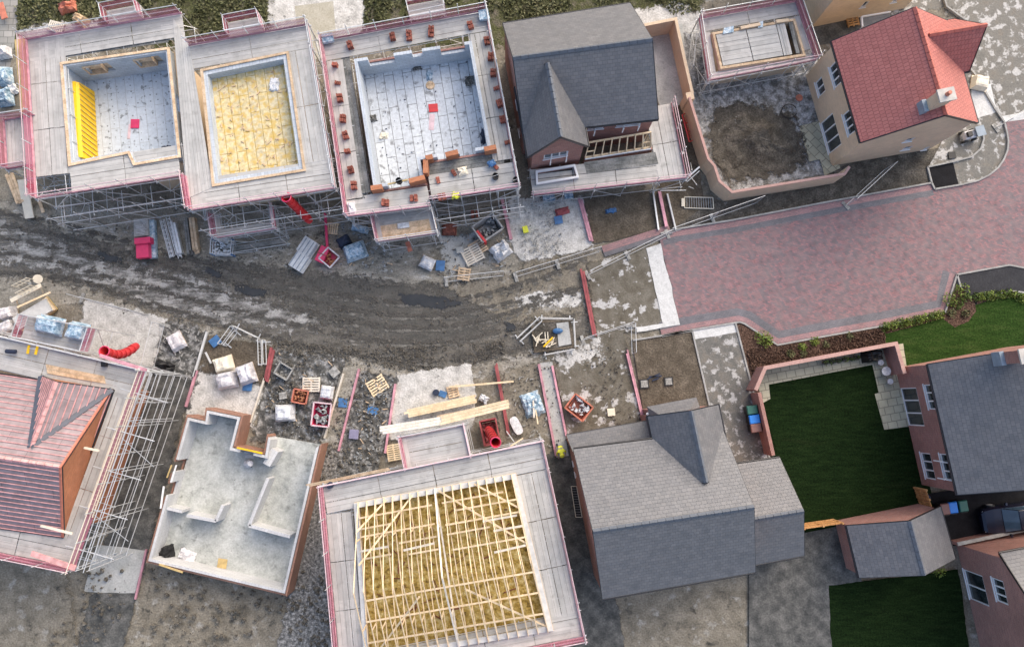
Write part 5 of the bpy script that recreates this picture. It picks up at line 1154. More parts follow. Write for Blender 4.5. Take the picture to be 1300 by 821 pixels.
sheet((424, 472), (.6, .6), 40, 'broken grey slab among the rubble by the concrete strip', 'stone', h=.1, name='paving_slab', cat='slab')
sheet((282, 715), (.6, .6), -8, 'brown cardboard square on the floor of the low shell', 'ochre', z=.31, h=.05, name='cardboard', cat='cardboard')
sheet((1209, 197), (.5, .48), 5, 'black manhole cover in the pavement by the red road', 'black', z=.12, h=.08, name='manhole_cover', cat='manhole cover')
sheet((131, 462), (.3, .3), 5, 'black bucket on the scaffold deck by the curved chute', 'black', z=5, h=.25, name='bucket', cat='bucket')
sheet((44, 411), (.4, .5), -12, 'white label board on the film wrapped pallet', 'whitebag', z=5.9, h=.03, name='board', cat='board') if False else None
for px, w_ in (((818, 487), .62), ((849, 484), .58)):
    c = P(*px, .25); r = thing('manhole', 'square manhole with grey lid in the gravel yard, ' + ('left' if px[0] < 830 else 'right') + ' one', 'manhole', lift(c, .1), 'manholes in the gravel yard')
    build('surround', MB().box(c, ang(4), w_, w_, .1, .24), 'black', r); build('lid', MB().box(c, ang(4), w_ * .72, w_ * .72, .24, .27), 'stone', r)
tl = thing('hand_tools', 'dark tools lying on the gravel yard beside the manholes', 'tools', P(829, 479, .2))
for a, b in (((822, 481), (838, 474)), ((824, 478), (840, 477)), ((828, 483), (836, 480))): build('tool', MB().bar(P(*a, .25), P(*b, .25), .09, .07), 'navy', tl)
# skips and crates
def skip(px, sx, sy, a, z, h, mat, fill, label, name='skip', cat='skip', rim=None, fh=.7, taper=.85, seed=1):
    c = P(*px, z + h); c = lift(c, 0); u = ang(a); v = Vector((-u.y, u.x, 0)); r = thing(name, label, cat, lift(c, z))
    top = [c + u * x * sx / 2 + v * y * sy / 2 for x, y in ((-1, -1), (1, -1), (1, 1), (-1, 1))]; bot = [c + (p - c) * taper for p in top]; mb = MB(); t = .94
    for i in range(4):
        j = (i + 1) % 4; ti, tj = c + (top[i] - c) * t, c + (top[j] - c) * t; bi, bj = c + (bot[i] - c) * t, c + (bot[j] - c) * t
        mb.loft([lift(bot[i], z), lift(bot[j], z), lift(bj, z), lift(bi, z)], [lift(top[i], z + h), lift(top[j], z + h), lift(tj, z + h), lift(ti, z + h)])
    build('body', mb, mat, r); rb = MB()
    for i in range(4): rb.bar(lift(top[i], z + h + .03), lift(top[(i + 1) % 4], z + h + .03), .09, .09)
    build('rim', rb, rim or mat, r)
    build('floor', MB().ext([c + (p - c) * .9 for p in bot], z + .02, z + .08), mat, r)
    fb = MB(); random.seed(seed)
    for k in range(26):
        x, y = random.uniform(-.75, .75), random.uniform(-.75, .75); p = c + u * x * sx / 2 + v * y * sy / 2; s = random.uniform(.08, .2) * min(sx, sy) / 1.2; d = ang(random.uniform(0, 180))
        fb.loft([lift(p, z + h * fh - .3) - d * s, lift(p, z + h * fh - .28) + d * s * .8 + V(0, s * .5, 0), lift(p, z + h * fh - .3) + d * s * 1.2 - V(0, s * .5, 0)], [lift(p, z + h * fh + random.uniform(0, .15)) - d * s, lift(p, z + h * fh + random.uniform(0, .15)) + d * s, lift(p, z + h * fh + random.uniform(0, .15)) + V(s * d.y, -s * d.x, 0)])
    build('fill', fb, fill, r); return r
sk = skip((619, 289), 1.65, 1.25, 35, .14, 1.1, 'skipsteel', 'rubble', 'grey skip with a red end full of pale rubble', fh=.6, seed=3)
cc = P(609, 299, 1.25); build('red_end', MB().box(lift(P(611, 300, 1.3), 0), ang(-52), .95, .16, .4, 1.34), 'red', sk)
skip((735, 517), 1.45, 1.15, -38, .2, .6, 'salmon', 'whitebag', 'salmon coloured crate full of white offcuts beside the concrete path', 'crate', 'crate', seed=4, fh=.8)
skip((408, 526), 1.15, 1.5, -6, .2, .6, 'pinkplastic', 'rubble', 'pink edged crate of broken blocks beside the concrete strip', 'crate', 'crate', rim='rail_pink', seed=5, fh=.85)
skip((381, 503), .95, .85, -10, .2, .5, 'salmon', 'brick_orange', 'rounded tub of orange brick pieces on the dark mud', 'tub', 'tub', seed=6, fh=.9)
skip((360, 471), .95, .8, -30, .2, .5, 'kerb', 'stone', 'empty square grey concrete tub with a thick pale rim', 'tub', 'tub', seed=7, fh=.3)
skip((622, 548), 1.05, 1.6, 12, .2, .8, 'maroon', 'maroon', 'dark red crate behind the short rubbish chute', 'crate', 'crate', seed=8, fh=.3)
skip((418, 327), 1.0, .95, -40, .14, .5, 'pinkplastic', 'brick_orange', 'pink barred crate by the stack of grey panels', 'crate', 'crate', rim='wrap', seed=9, fh=.6)
skip((566, 272), .6, .5, 5, .14, .4, 'brick_orange', 'brick_orange', 'small crate of red bricks in the shade under the scaffold', 'crate', 'crate', seed=10) if False else None
brick_pile((603, 271), .14, 5, 'red bricks stacked in shade beneath the scaffold by the skip', (.6, .5, .5), group='brick stacks on the ground')
random.seed(11)
# stillage cage
cg = thing('stillage', 'metal cage of clamps and fittings beside the porch scaffold', 'stillage', P(282, 314, .14)); c = P(283, 314, .6); u = ang(-2)
q = [lift(c, 0) + u * x * .68 + V(-u.y, u.x, 0) * y * .5 for x, y in ((-1, -1), (1, -1), (1, 1), (-1, 1))]; mb = MB()
for i in range(4):
    build('corner_post', MB().bar(lift(q[i], .1), lift(q[i], 1.0), .07, .07, V(1, 0, 0)), 'blue', cg)
    for z_ in (.2, .6, 1.0): mb.bar(lift(q[i], z_), lift(q[(i + 1) % 4], z_), .04, .04)
build('cage_bars', mb, 'galv', cg); fb = MB()
for k in range(60):
    p_ = lift(c, 0) + V(random.uniform(-.55, .55), random.uniform(-.4, .4), 0); fb.box(p_, ang(random.uniform(0, 180)), random.uniform(.08, .2), .09, .2, random.uniform(.4, .75))
build('fittings', fb, 'galv', cg)
# bundles and stacks
def bundle(name, label, cat, px0, px1, wd, z, h, mat, n=6, lay=2, group=None, rungs=False, r=.03):
    a, b = P(*px0, z + h), P(*px1, z + h); rt = thing(name, label, cat, lift(a.lerp(b, .5), z), group); d = (b - a).normalized(); s = Vector((-d.y, d.x, 0))
    for l in range(lay):
        for i in range(n):
            o = s * wd * ((i + .5) / n - .5); e = random.uniform(-.15, .15); zz = z + h * (l + .5) / lay
            m = MB()
            if rungs and i % 2 == 0:
                m.bar(lift(a + o + d * e, zz), lift(b + o + d * e, zz), .05, .06); m.bar(lift(a + o + s * wd / n + d * e, zz), lift(b + o + s * wd / n + d * e, zz), .05, .06)
                for k in range(9): m.bar(lift((a + d * e).lerp(b, (k + .5) / 9) + o, zz), lift((a + d * e).lerp(b, (k + .5) / 9) + o + s * wd / n, zz), .05, .04)
                build('ladder_beam', m, mat, rt)
            elif not rungs:
                m.bar(lift(a + o + d * e, zz), lift(b + o + d * e, zz), wd / n * .86, h / lay * .9); build('plank', m, mat, rt)
    return rt
bundle('ladder_beams', 'bundle of galvanised ladder beams on the ground beside the haul road', 'ladder beams', (208, 277), (221, 325), .9, .14, .5, 'galv', 4, 2, rungs=True)
bundle('board_stack', 'stack of grey steel boards beside the ladder beams', 'board stack', (219, 283), (228, 322), .35, .14, .4, 'galv', 2, 2)
bundle('board_stack', 'narrow stack of weathered scaffold boards, dark side', 'board stack', (235, 279), (240, 320), .32, .14, .45, 'board_dark', 2, 3)
bundle('board_stack', 'narrow stack of yellowish scaffold boards beside the dark boards', 'board stack', (243, 278), (248, 319), .4, .14, .5, 'timber', 2, 3)
ps = thing('panel_stack', 'two leaning stacks of grey steel panels by the haul road', 'panel stack', P(384, 323, .14)); ca, cb, u, v = uv2((372, 341), (396, 305), .7)
for k in range(2):
    for j in range(3):
        m = MB(); c = ca.lerp(cb, .27 + .5 * k); 
        m.box(c - v * (.12 * (1 - k)) + v * (.07 * j), u, 1.12, .95, .16 + .13 * j, .26 + .13 * j); build('panel', m, 'galv', ps)
    for j in range(4): build('panel_rib', MB().bar(lift(ca.lerp(cb, .04 + .5 * k), .57) + v * (.36 * (j - 1.5) * .8), lift(ca.lerp(cb, .50 + .48 * k), .57) + v * (.36 * (j - 1.5) * .8), .05, .03), 'lead', ps)
mt = thing('material_stack', 'stack of grey mesh and steel with a bright pink covered end', 'material stack', P(180, 303, .14))
build('pink_cover', MB().box(P(180, 316, 1.0), ang(-85), 1.15, .82, .5, .95).box(P(180, 305, 1.2), ang(6), 1.05, .4, .6, 1.15), 'pinkplastic', mt)
build('pallet_block', MB().box(P(178, 288, .8), ang(5), .95, 1.2, .14, .7), 'skipsteel', mt); build('steel_sheets', MB().box(P(192, 303, .5), ang(5), .5, 2.6, .14, .5), 'bluewrap', mt)
m = MB()
for k in range(9): m.bar(P(172 + random.uniform(-3, 10), 279 + k * 2, .95), P(184 + random.uniform(-4, 4), 281 + k * 2, .95), .03, .03)
build('mesh_offcuts', m, 'galv', mt)
pk = thing('material_stack', 'pink covered box beside the grey steel panels', 'material stack', P(407, 320, .14)); build('pink_box', MB().box(P(408, 322, .8), ang(66), 1.1, .6, .14, .7), 'pinkplastic', pk, bevel=.03); build('strap', MB().box(P(408, 322, .8), ang(66), .08, .63, .13, .72), 'maroon', pk)
# planks and beams
def plank(px0, px1, wd, h, z0, z1, label, mat='timber_new', name='plank', cat='plank', n=1):
    a, b = P(*px0, z0), P(*px1, z1); d = (b - a).normalized(); s = Vector((-d.y, d.x, 0)).normalized()
    if n == 1: return tag(build(name, MB().bar(a, b, wd, h), mat), label, cat)
    r = thing(name, label, cat, lift(a.lerp(b, .5), min(z0, z1)))
    for i in range(n):
        o = s * wd * ((i + .5) / n - .5); e = d * random.uniform(-.25, .1); build('plank', MB().bar(a + o + e, b + o + e * .4, wd / n * .9, h), mat, r)
    return r
plank((517, 525), (604, 506), .55, .35, .7, .7, 'upper pile of long yellow beams on the pale gravel', 'timber_new', 'timber_stack', 'timber stack', 4)
plank((484, 546), (565, 533), .5, .3, 4.9, 4.9, 'weathered half of the long timber platform over the porch', 'timber_pale', 'timber_stack', 'timber stack', 3)
plank((562, 533), (647, 512), .55, .3, 4.95, 4.95, 'bright new half of the long timber platform over the porch', 'timber_new', 'timber_stack', 'timber stack', 3)
plank((560, 529), (620, 517), .3, .2, 1.2, 1.2, 'short brown beams beneath the long timber platform', 'timber', 'timber_stack', 'timber stack', 2)
plank((570, 491), (652, 484), .12, .06, .5, .6, 'single long pale plank across the muddy plot')
plank((390, 616), (494, 595), .18, .07, 4.6, 5.3, 'long plank bridging from the orange wall to the scaffold', 'timber', n=2)
plank((680, 520), (683, 538), .08, .05, .6, .6, 'short plank thrown on the clear plastic sheet')
plank((677, 508), (678, 530), .1, .05, .62, .62, 'second short plank on the clear plastic sheet', 'timber_pale')
plank((648, 566), (664, 556), .08, .05, 5.1, 5.1, 'short offcut resting on the trussed house scaffold edge')
plank((299, 475), (321, 482), .07, .05, .3, .3, 'thin yellow lath beside the wrapped pallets', 'ochre')
plank((261, 447), (268, 461), .12, .06, .3, .3, 'short white post lying by the wrapped pallets', 'white', 'post', 'post')
plank((476, 326), (487, 300), .14, .05, .3, .3, 'board leaning by the blue covered sacks', 'salmon') if False else None
plank((12, 222), (26, 258), .55, .1, .6, .6, 'pile of weathered boards below the scaffold at the left edge', 'timber', 'board_stack', 'board stack', 3)
plank((28, 228), (38, 277), .6, .1, .9, .3, 'wide pale board sloping down to the haul road at left', 'cream')
plank((50, 256), (55, 270), .2, .06, .4, .4, 'short board under the corner of the left scaffold', 'timber')
plank((25, 50), (33, 145), .62, .06, 4.9, 4.9, 'long tan plywood sheet beside the pink guards, top left', 'ochre', 'plywood_sheet', 'plywood')
plank((413, 272), (416, 318), .16, .2, .35, .3, 'thick pink rails standing in the mud beside the small pallet', 'pinkplastic', 'edging_board', 'edging board', 2)
plank((452, 302), (474, 328), .01, .01, .3, .3, 'thin cable', 'black') if False else None
plank((643, 547), (667, 580), .06, .05, .5, .5, 'thin pale pole lying by the white tub', 'galv', 'pole', 'pole')
plank((517, 307), (521, 319), .3, .1, .6, .6, 'small orange board lying under the porch scaffold', 'salmon')
# edging boards of the plots
for k, (a, b, wd, lb, mt_, n_) in enumerate((
    ((737, 255), (751, 307), .3, 'pink edging boards between the pale plot and the brown plot', 'toe', 2), ((637, 251), (649, 304), .2, 'pink edging board left of the pale rubble plot', 'toe', 1), ((837, 243), (846, 288), .2, 'pink edging board beside the leftmost garden path', 'toe', 1),
    ((739, 343), (755, 426), .3, 'dark red double timber rail across the haul road end', 'maroon', 2), ((684, 462), (706, 578), .16, 'pink edging along the left of the concrete path', 'toe', 1), ((701, 464), (719, 553), .14, 'pink edging along the right of the concrete path', 'toe', 1),
    ((796, 447), (817, 534), .2, 'curving pink edging beside the soil yard', 'toe', 2), ((630, 465), (646, 552), .22, 'pink boards on edge near the pale plank', 'maroon', 2), ((502, 487), (489, 575), .14, 'pink edging at the left of the pale gravel', 'toe', 1),
    ((456, 468), (430, 572), .14, 'pink edging at the right of the pale path strip', 'toe', 1), ((346, 443), (338, 484), .35, 'short pair of dark pink boards by the white barrier', 'maroon', 2), ((250, 470), (236, 516), .16, 'pink edging left of the wrapped pallets', 'toe', 1),
    ((436, 474), (412, 556), .12, 'pale timber edging at the left of the path strip', 'timber_pale', 1), ((263, 421), (246, 478), .14, 'white painted edging left of the blue sheet', 'white', 1), ((336, 480), (318, 536), .12, 'pale edging between rubble and dark mud', 'timber_pale', 1),
    ((186, 697), (172, 760), .12, 'pink edging beside the concrete slab at the lower left', 'toe', 1), ((829, 243), (836, 292), .1, 'grey steel edging of the brown plot', 'galv', 1), ((847, 246), (858, 292), .1, 'white edging of the narrow concrete path', 'white', 1))):
    plank(a, b, wd, .16, .24, .24, lb, mt_, 'edging_board', 'edging board', n_)
plank((813, 312), (808, 312), .1, .1, .2, .2, 'x', 'white') if False else None
# white posts
for px, lb in (((822, 525), 'white downpipe end beside the north cross gable'),): tag(build('downpipe', MB().tube(P(*px, 0), P(px[0], px[1], 3.0), .09, 8), 'upvc'), lb, 'downpipe')
# barriers and fence panels
def barrier(px0, px1, label, h=1.0, w=.0, mat='white', mesh=True, group='pedestrian barriers'):
    a, b = P(*px0, h), P(*px1, h); r = thing('barrier', label, 'barrier', lift(a.lerp(b, .5), .1), group); fr = MB(); d = (b - a).normalized(); s = Vector((-d.y, d.x, 0))
    for z in (h, .3): fr.tube(lift(a, z), lift(b, z), .03)
    for p in (a, b): fr.tube(lift(p, .3), lift(p, h), .03)
    build('frame', fr, mat, r)
    if mesh:
        m = MB(); n = max(3, int((b - a).length / .2))
        for i in range(1, n): m.tube(lift(a.lerp(b, i / n), .3), lift(a.lerp(b, i / n), h), .008, 4)
        build('bars', m, mat, r)
    for p in (a.lerp(b, .06), a.lerp(b, .94)): build('foot', MB().bar(lift(p, .16) - s * .28, lift(p, .16) + s * .28, .06, .06), 'galv', r)
for a, b, lb in (((656, 429), (685, 402), 'white barrier at the northwest side of the excavation'), ((686, 403), (727, 404), 'white barrier along the north side of the excavation'), ((729, 405), (731, 440), 'barrier at the east side of the excavation'), ((691, 450), (729, 443), 'white barrier along the south side of the excavation'),
                 ((276, 436), (292, 414), 'white barrier standing over the blue sheet'), ((294, 413), (325, 428), 'grey barrier behind the wrapped pallets'), ((327, 430), (328, 463), 'white barrier right of the wrapped pallets, turned to the road')): barrier(a, b, lb)
for a, b, lb in (((660, 433), (688, 407), 'inner of the paired barriers at the northwest of the excavation'), ((333, 431), (334, 462), 'second white barrier right of the wrapped pallets'), ((283, 438), (297, 420), 'inner barrier over the blue sheet')): barrier(a, b, lb, mesh=False)
# fallen barrier panel
fb = thing('barrier', 'cream barrier panel lying flat on the brown ground near the road fence', 'barrier', P(887, 257, .1), 'pedestrian barriers')
q = PP([(869, 250), (905, 251), (906, 265), (869, 264)], .15); m = MB()
for i in range(4): m.tube(q[i], q[(i + 1) % 4], .035)
build('frame', m, 'cream', fb); m = MB()
for i in range(1, 12): m.tube(q[0].lerp(q[1], i / 12), q[3].lerp(q[2], i / 12), .016, 4)
build('bars', m, 'galv', fb); build('foot', MB().bar(P(867, 252, .2), P(867, 262, .2), .2, .1), 'cream', fb)
def heras(px0, px1, label, h=2.0, zt=0, n=None):
    a, b = P(*px0, 0), P(*px1, 0); L = (b - a).length; k = n or max(1, round(L / 3.5)); G = 'mesh site fence panels'
    for i in range(k):
        p, q = a.lerp(b, i / k), a.lerp(b, (i + 1) / k); d = (q - p).normalized(); p = p + d * .04; q = q - d * .04; s = Vector((-d.y, d.x, 0))
        r = thing('fence_panel', label if k == 1 else f'{label}, {ords[i]} from left', 'fence panel', lift(p.lerp(q, .5), 0), G); fr = MB()
        for z in (.15, h): fr.tube(lift(p, z), lift(q, z), .02)
        for e in (p, q): fr.tube(lift(e, .1), lift(e, h), .02)
        build('frame', fr, 'galv', r); build('mesh', MB().poly([lift(p, .15), lift(q, .15), lift(q, h), lift(p, h)]), 'fence_mesh', r)
        build('foot', MB().bar(lift(p, .1) - s * .33, lift(p, .1) + s * .33, .22, .12), 'stone', r)
heras((654, 352), (760, 320), 'mesh fence south of the pale rubble plot')
heras((745, 350), (846, 300), 'mesh fence beside the brown patch at the road end')
heras((846, 298), (960, 258), 'mesh fence from the road corner up to the tan wall')
heras((739, 432), (800, 412), 'mesh fence right of the excavation')
heras((801, 413), (802, 450), 'mesh fence at the corner of the brown yard')
heras((1072, 262), (1122, 216), 'fence panel on the dark verge below the tan house', n=1)
heras((1262, 164), (1300, 140), 'fence panel across the pavement right of the red roof', n=1)
heras((872, 100), (878, 40), 'mesh fence left of the small garage scaffold')
heras((888, 122), (1000, 92), 'mesh fence below the small garage scaffold')
heras((105, 378), (190, 400), 'mesh fence along the north edge of the pale slab')
heras((210, 412), (196, 468), 'mesh fence at the right edge of the pale slab')
heras((566, 358), (640, 350), 'mesh fence along the road below the skip')
# excavation
ex = thing('excavation', 'open trench with pipes and debris inside the barriers', 'trench', P(700, 425, 0))
q = PP([(675, 410), (722, 407), (727, 440), (680, 446)], 0); hb = MB(); walls(hb, [lift(p, 0) for p in inset(q, -.1)], .16, .0, .3); build('trench_edge', hb, 'soil', ex)
build('trench_floor', MB().poly([lift(p, .27) for p in q]), 'soil_dark', ex)
build('concrete_base', MB().ext(PP([(706, 411), (721, 409), (725, 437), (709, 440)], 0), .26, .34), 'concrete', ex); m = MB()
for k in range(14): a = P(random.uniform(678, 702), random.uniform(428, 442), .4); m.tube(a, a + ang(random.uniform(0, 180)) * random.uniform(.3, .9), .035)
build('pipe_offcuts', m, 'cream', ex); build('pipe', MB().tube(P(690, 440, .5), P(702, 428, .5), .06, 8), 'yellow', ex); build('blue_pump', MB().blob(P(708, 420, .4), .35, .2, .2, 3), 'blue', ex)
# left: tracked conveyor like cream machine & timber
mc = thing('site_trailer', 'cream steel platform with tubular rails standing at the left edge of the site', 'platform', P(40, 395, 0))
ca, cb, u, v = uv2((14, 382), (52, 362), 1.2)
build('deck', MB().bar(ca, cb, .28, .1), 'cream', mc); m = MB()
for o in (.0, .55):
    a, b = P(19, 372, 2.0) + v * o, P(38, 362, 2.0) + v * o; m.tube(a, b, .025); m.tube(lift(a, 1.5), lift(b, 1.5), .025)
    for k in range(5): m.tube(lift(a.lerp(b, k / 4), 1.2), lift(a.lerp(b, k / 4), 2.0), .025)
build('rail', m, 'cream', mc); build('leg', MB().bar(P(50, 362, 1.1), P(54, 372, .2), .12, .12), 'cream', mc); build('leg', MB().bar(P(20, 380, 1.1), P(24, 392, .2), .12, .12), 'cream', mc)
build('wheel', MB().tube(P(48, 354, .25), P(48, 354, .4), .3, 16), 'cream', mc)
st = thing('timber_stack', 'stack of pale plywood and boards half covered in white sheet, left edge', 'timber stack', P(40, 398, 0))
ca, cb, u, v = uv2((20, 412), (60, 384), .9)
for k in range(4): build('plywood', MB().bar(ca + v * (k * .05 - .1) + V(0, 0, -.7 + k * .2), cb + v * (.1 - k * .08) + V(0, 0, -.7 + k * .2), 1.15 - k * .07, .17), ['ochre', 'timber', 'timber_new', 'white'][k], st)
build('loose_lath', MB().bar(P(22, 390, 1.2), P(64, 371, 1.2), .12, .06), 'timber_new', st)
# interior things
ys = thing('insulation_stack', 'bright yellow insulation panels leaning along the inner wall of the left shell', 'insulation', P(108, 155, 2.6))
a, b = P(104, 110, 3.5), P(109, 204, 3.5)
build('side_panel', MB().bar(a + V(-.25, 0, 0), b + V(-.25, 0, 0), .42, 1.75), 'ochre', ys) if False else None
build('panel_stack', MB().bar(a + V(-.12, 0, -.05), b + V(-.12, 0, -.05), .24, 1.7), 'yellow', ys); m = MB()
for k in range(14):
    p_ = a.lerp(b, (k + .4) / 14.5); m.bar(p_ + V(.20, .05, .70), p_ + V(.42, -.22, -.78), .03, .05)
build('strapping', m, 'ochre', ys)
build('leaning_panels', MB().loft([a + V(.0, 0, -.86), a + V(.36, 0, -.86), a + V(.18, 0, .66), a + V(.0, 0, .74)], [b + V(.0, 0, -.86), b + V(.36, 0, -.86), b + V(.18, 0, .66), b + V(.0, 0, .74)]), 'yellow', ys)
sheet((171, 157), (.55, .6), 0, 'red square hatch on the white floor of the left shell', 'pinkplastic', z=2.62, h=.08, name='hatch_cover', cat='hatch cover'); sheet((164, 167), (.18, 1.0), -3, 'faded pink strip beside the red hatch in the left shell', 'rail_pink', z=2.62, h=.04, name='strip', cat='strip')
sheet((550, 137), (.6, .55), 5, 'red square hatch on the chipboard floor of the middle shell', 'red', z=2.62, h=.06, name='hatch_cover', cat='hatch cover'); sheet((548, 155), (.35, 1.1), -3, 'pinkish stain cloth below the red hatch of the middle shell', 'rail_pink', z=2.62, h=.02, name='cloth', cat='cloth')
def disc(px, r_, z, h, mat, lb, name, cat, n=16, a2=.9): 
    c = P(*px, z + h); return tag(build(name, MB().tube(lift(c, z), lift(c, z + h), r_, n, r_ * a2), mat), lb, cat)
disc((546, 108), .3, 2.62, .1, 'timber', 'brown round lid on the chipboard floor of the middle shell', 'round_lid', 'lid')
bulk('debris_heap', 'dark heap of sweepings near the upper right corner of the middle shell floor', 'debris', (598, 102), (.8, .7), 10, 2.62, .2, 'blackmud', 30, .5)
bulk('debris_heap', 'dark heap by the north wall of the middle shell floor', 'debris', (529, 85), (.6, .4), 10, 2.62, .2, 'blackmud', 31, .5)
bulk('debris_heap', 'dark grey bag on the left of the middle shell floor', 'debris', (472, 150), (.6, .5), 10, 2.62, .2, 'blackmud', 32, .4)
bulk('debris_heap', 'beige heap on the lower left of the middle shell floor', 'debris', (487, 172), (.55, .45), 0, 2.62, .15, 'cream', 33, .5)
bulk('debris_heap', 'blue grey heap near the top middle of the chipboard floor', 'debris', (545, 95), (.4, .7), 0, 2.62, .15, 'bluewrap', 34, .5)
bulk('debris_heap', 'dark heap in the lower right corner of the middle shell floor', 'debris', (615, 172), (.45, 1.1), 0, 2.62, .2, 'navy', 35, .5)
bulk('debris_heap', 'dark blue scraps on the white floor of the left shell', 'debris', (211, 188), (.6, .3), 10, 2.62, .12, 'navy', 36, .6)
bulk('plastic_sheet', 'white film heap lying on the stained yellow boarding', 'plastic sheet', (348, 107), (.6, .9), 0, 4.31, .15, 'whitebag', 37, .4)
bulk('plastic_sheet', 'white sack on the deck beside the south brick piles', 'sack', (587, 217), (.6, .6), 15, 4.3, .25, 'cream', 38, .3)
bulk('plastic_sheet', 'blue cover over the easternmost south brick pile', 'plastic sheet', (624, 207), (.5, .4), 25, 4.62, .12, 'blue', 39, .4)
bulk('plastic_sheet', 'white sheet at the southwest corner of the brick laden scaffold', 'plastic sheet', (446, 264), (.5, .8), 10, 4.3, .25, 'whitebag', 40, .3)
bulk('jacket', 'yellow jacket left on the south deck by the brick piles', 'jacket', (578, 248), (.5, .4), 0, 4.35, .15, 'hivis', 41, .5)
sheet((473, 104), (.01, .01), 0, 'x', 'black') if False else None
sheet((512, 286), (.75, .35), 8, 'white board with red marks on the porch scaffold deck', 'whitebag', z=3.05, h=.05, name='board', cat='board')
for k, px in enumerate(((506, 229), (629, 223), (655, 228), (547, 251), (553, 250))):
    z_ = 4.3 if k else 4.5; c = P(*px, z_ + .3); r = thing('bucket', ['black bucket on the floor edge of the middle shell', 'black bucket beside the covered bricks', 'black bucket at the southeast corner of the brick laden scaffold', 'left of two small black tubs by the pink rail', 'right of two small black tubs by the pink rail'][k], 'bucket', lift(c, z_), 'black buckets on the scaffold'); rr = .2 if k < 3 else .13
    m = MB(); n_ = 12; o = [lift(c, 0) + ang(30 * i) * rr for i in range(n_)]; i_ = [lift(c, 0) + ang(30 * i) * rr * .86 for i in range(n_)]
    m.add([lift(x, z_) for x in o] + [lift(x, z_ + .3) for x in o] + [lift(x, z_ + .3) for x in i_] + [lift(x, z_ + .05) for x in i_], [(i, (i + 1) % 12, 12 + (i + 1) % 12, 12 + i) for i in range(12)] + [(12 + i, 12 + (i + 1) % 12, 24 + (i + 1) % 12, 24 + i) for i in range(12)] + [(24 + i, 24 + (i + 1) % 12, 36 + (i + 1) % 12, 36 + i) for i in range(12)] + [tuple(range(36, 48))])
    build('shell', m, 'black', r); build('handle', MB().tube(lift(c, z_ + .32) - ang(20) * rr, lift(c, z_ + .32) + ang(20) * rr, .012, 5), 'galv', r)
mx = thing('block_stack', 'small stack of grey blocks on the floor of the low shell', 'block stack', P(317, 578, .3))
for i in range(3):
    for j in range(2): build('block', MB().box(P(314 + 5 * i, 574 + 5 * j, .6) + V(random.uniform(-.05, .05), 0, 0), ang(-10), .4, .22, .3, .52 + .2 * (i == 1)), 'block_grey', mx)
mx = thing('cement_mixer', 'dark mixer with a pale drum standing in the low shell', 'cement mixer', P(316, 588, .3)); build('frame', MB().bar(P(312, 590, .5), P(320, 592, .5), .08, .08).bar(P(312, 585, .5), P(318, 585, .5), .08, .08), 'navy', mx); build('drum', MB().tube(P(315, 588, .6), P(318, 588, 1.1), .3, 14, .18), 'wrap', mx)
# lying tub, hose, pipes
tb = thing('bath_tub', 'long white plastic tub lying beside the trussed house scaffold', 'tub', P(655, 540, .2)); a, b = P(651, 531, .5), P(660, 549, .5)
m = MB(); d_ = (b - a).normalized(); s_ = Vector((-d_.y, d_.x, 0)); prof = []
for i in range(20):
    t = 6.2832 * i / 20; prof.append(a.lerp(b, .5) + d_ * math.copysign(abs(math.cos(t)) ** .6, math.cos(t)) * .62 + s_ * math.copysign(abs(math.sin(t)) ** .7, math.sin(t)) * .3)
m.loft([lift(a.lerp(b, .5) + (p - a.lerp(b, .5)) * .8, .2) for p in prof], [lift(p, .5) for p in prof]); build('shell', m, 'wrap', tb); cc = a.lerp(b, .5)
build('hollow', MB().poly([lift(cc + (p - cc) * .72, .506) for p in prof]), 'whitebag', tb)
hz = MB(); c = P(1002, 141, .2)
for i in range(22): hz.tube(c + V(math.cos(i * .25 + .4) * .52, math.sin(i * .25 + .4) * .48, 0), c + V(math.cos((i + 1) * .25 + .4) * .52, math.sin((i + 1) * .25 + .4) * .48, 0), .035)
tag(build('hose', hz, 'black'), 'loop of black hose lying on the stony garden', 'hose')
disc((1015, 124), .25, .05, .06, 'salmon', 'rusty round lid on the stony garden ground', 'round_lid', 'lid')
disc((490, 470), .1, .1, .1, 'black', 'x', 'x', 'x') if False else None
disc((553, 498), .22, .2, .25, 'navy', 'dark round tub on the pale gravel above the beams', 'tub', 'tub')
disc((418, 616), .2, 5.0, .3, 'navy', 'dark bucket at the northwest corner of the trussed house scaffold', 'bucket', 'bucket')
disc((37, 258), .3, .3, .25, 'red', 'x', 'x', 'x') if False else None
disc((37, 236), .22, 1.0, .5, 'red', 'round red container below the left scaffold corner', 'container', 'container')
cy = P(14, 446, 5.2); tag(build('gas_bottle', MB().tube(cy - V(.3, -.02, 0), cy + V(.3, -.02, 0), .13, 12), 'navy'), 'dark blue bottle lying on the left scaffold deck', 'bottle')
tr = thing('trestle', 'yellow trestle lying on the left scaffold deck', 'trestle', P(42, 441, 4.95)); build('bar', MB().bar(P(37, 438, 5.2), P(35, 449, 5.2), .14, .06), 'yellow', tr); build('bar', MB().bar(P(48, 438, 5.2), P(45, 450, 5.2), .14, .06), 'yellow', tr); build('crossbar', MB().bar(P(37, 442, 5.2), P(47, 443, 5.2), .05, .05), 'galv', tr)
gr = thing('grating', 'long green gridded drain cover beside the bottom house', 'grating', P(733, 636, .1)); q = PP([(725, 617), (732, 617), (739, 656), (731, 656)], .25); m = MB()
for i in range(4): m.bar(q[i], q[(i + 1) % 4], .04, .04)
build('frame', m, 'cream', gr); m = MB()
for i in range(1, 12): m.bar(q[0].lerp(q[3], i / 12), q[1].lerp(q[2], i / 12), .02, .03)
build('bars', m, 'stone', gr); build('liner', MB().poly([p - V(0, 0, .06) for p in q]), 'black', gr)
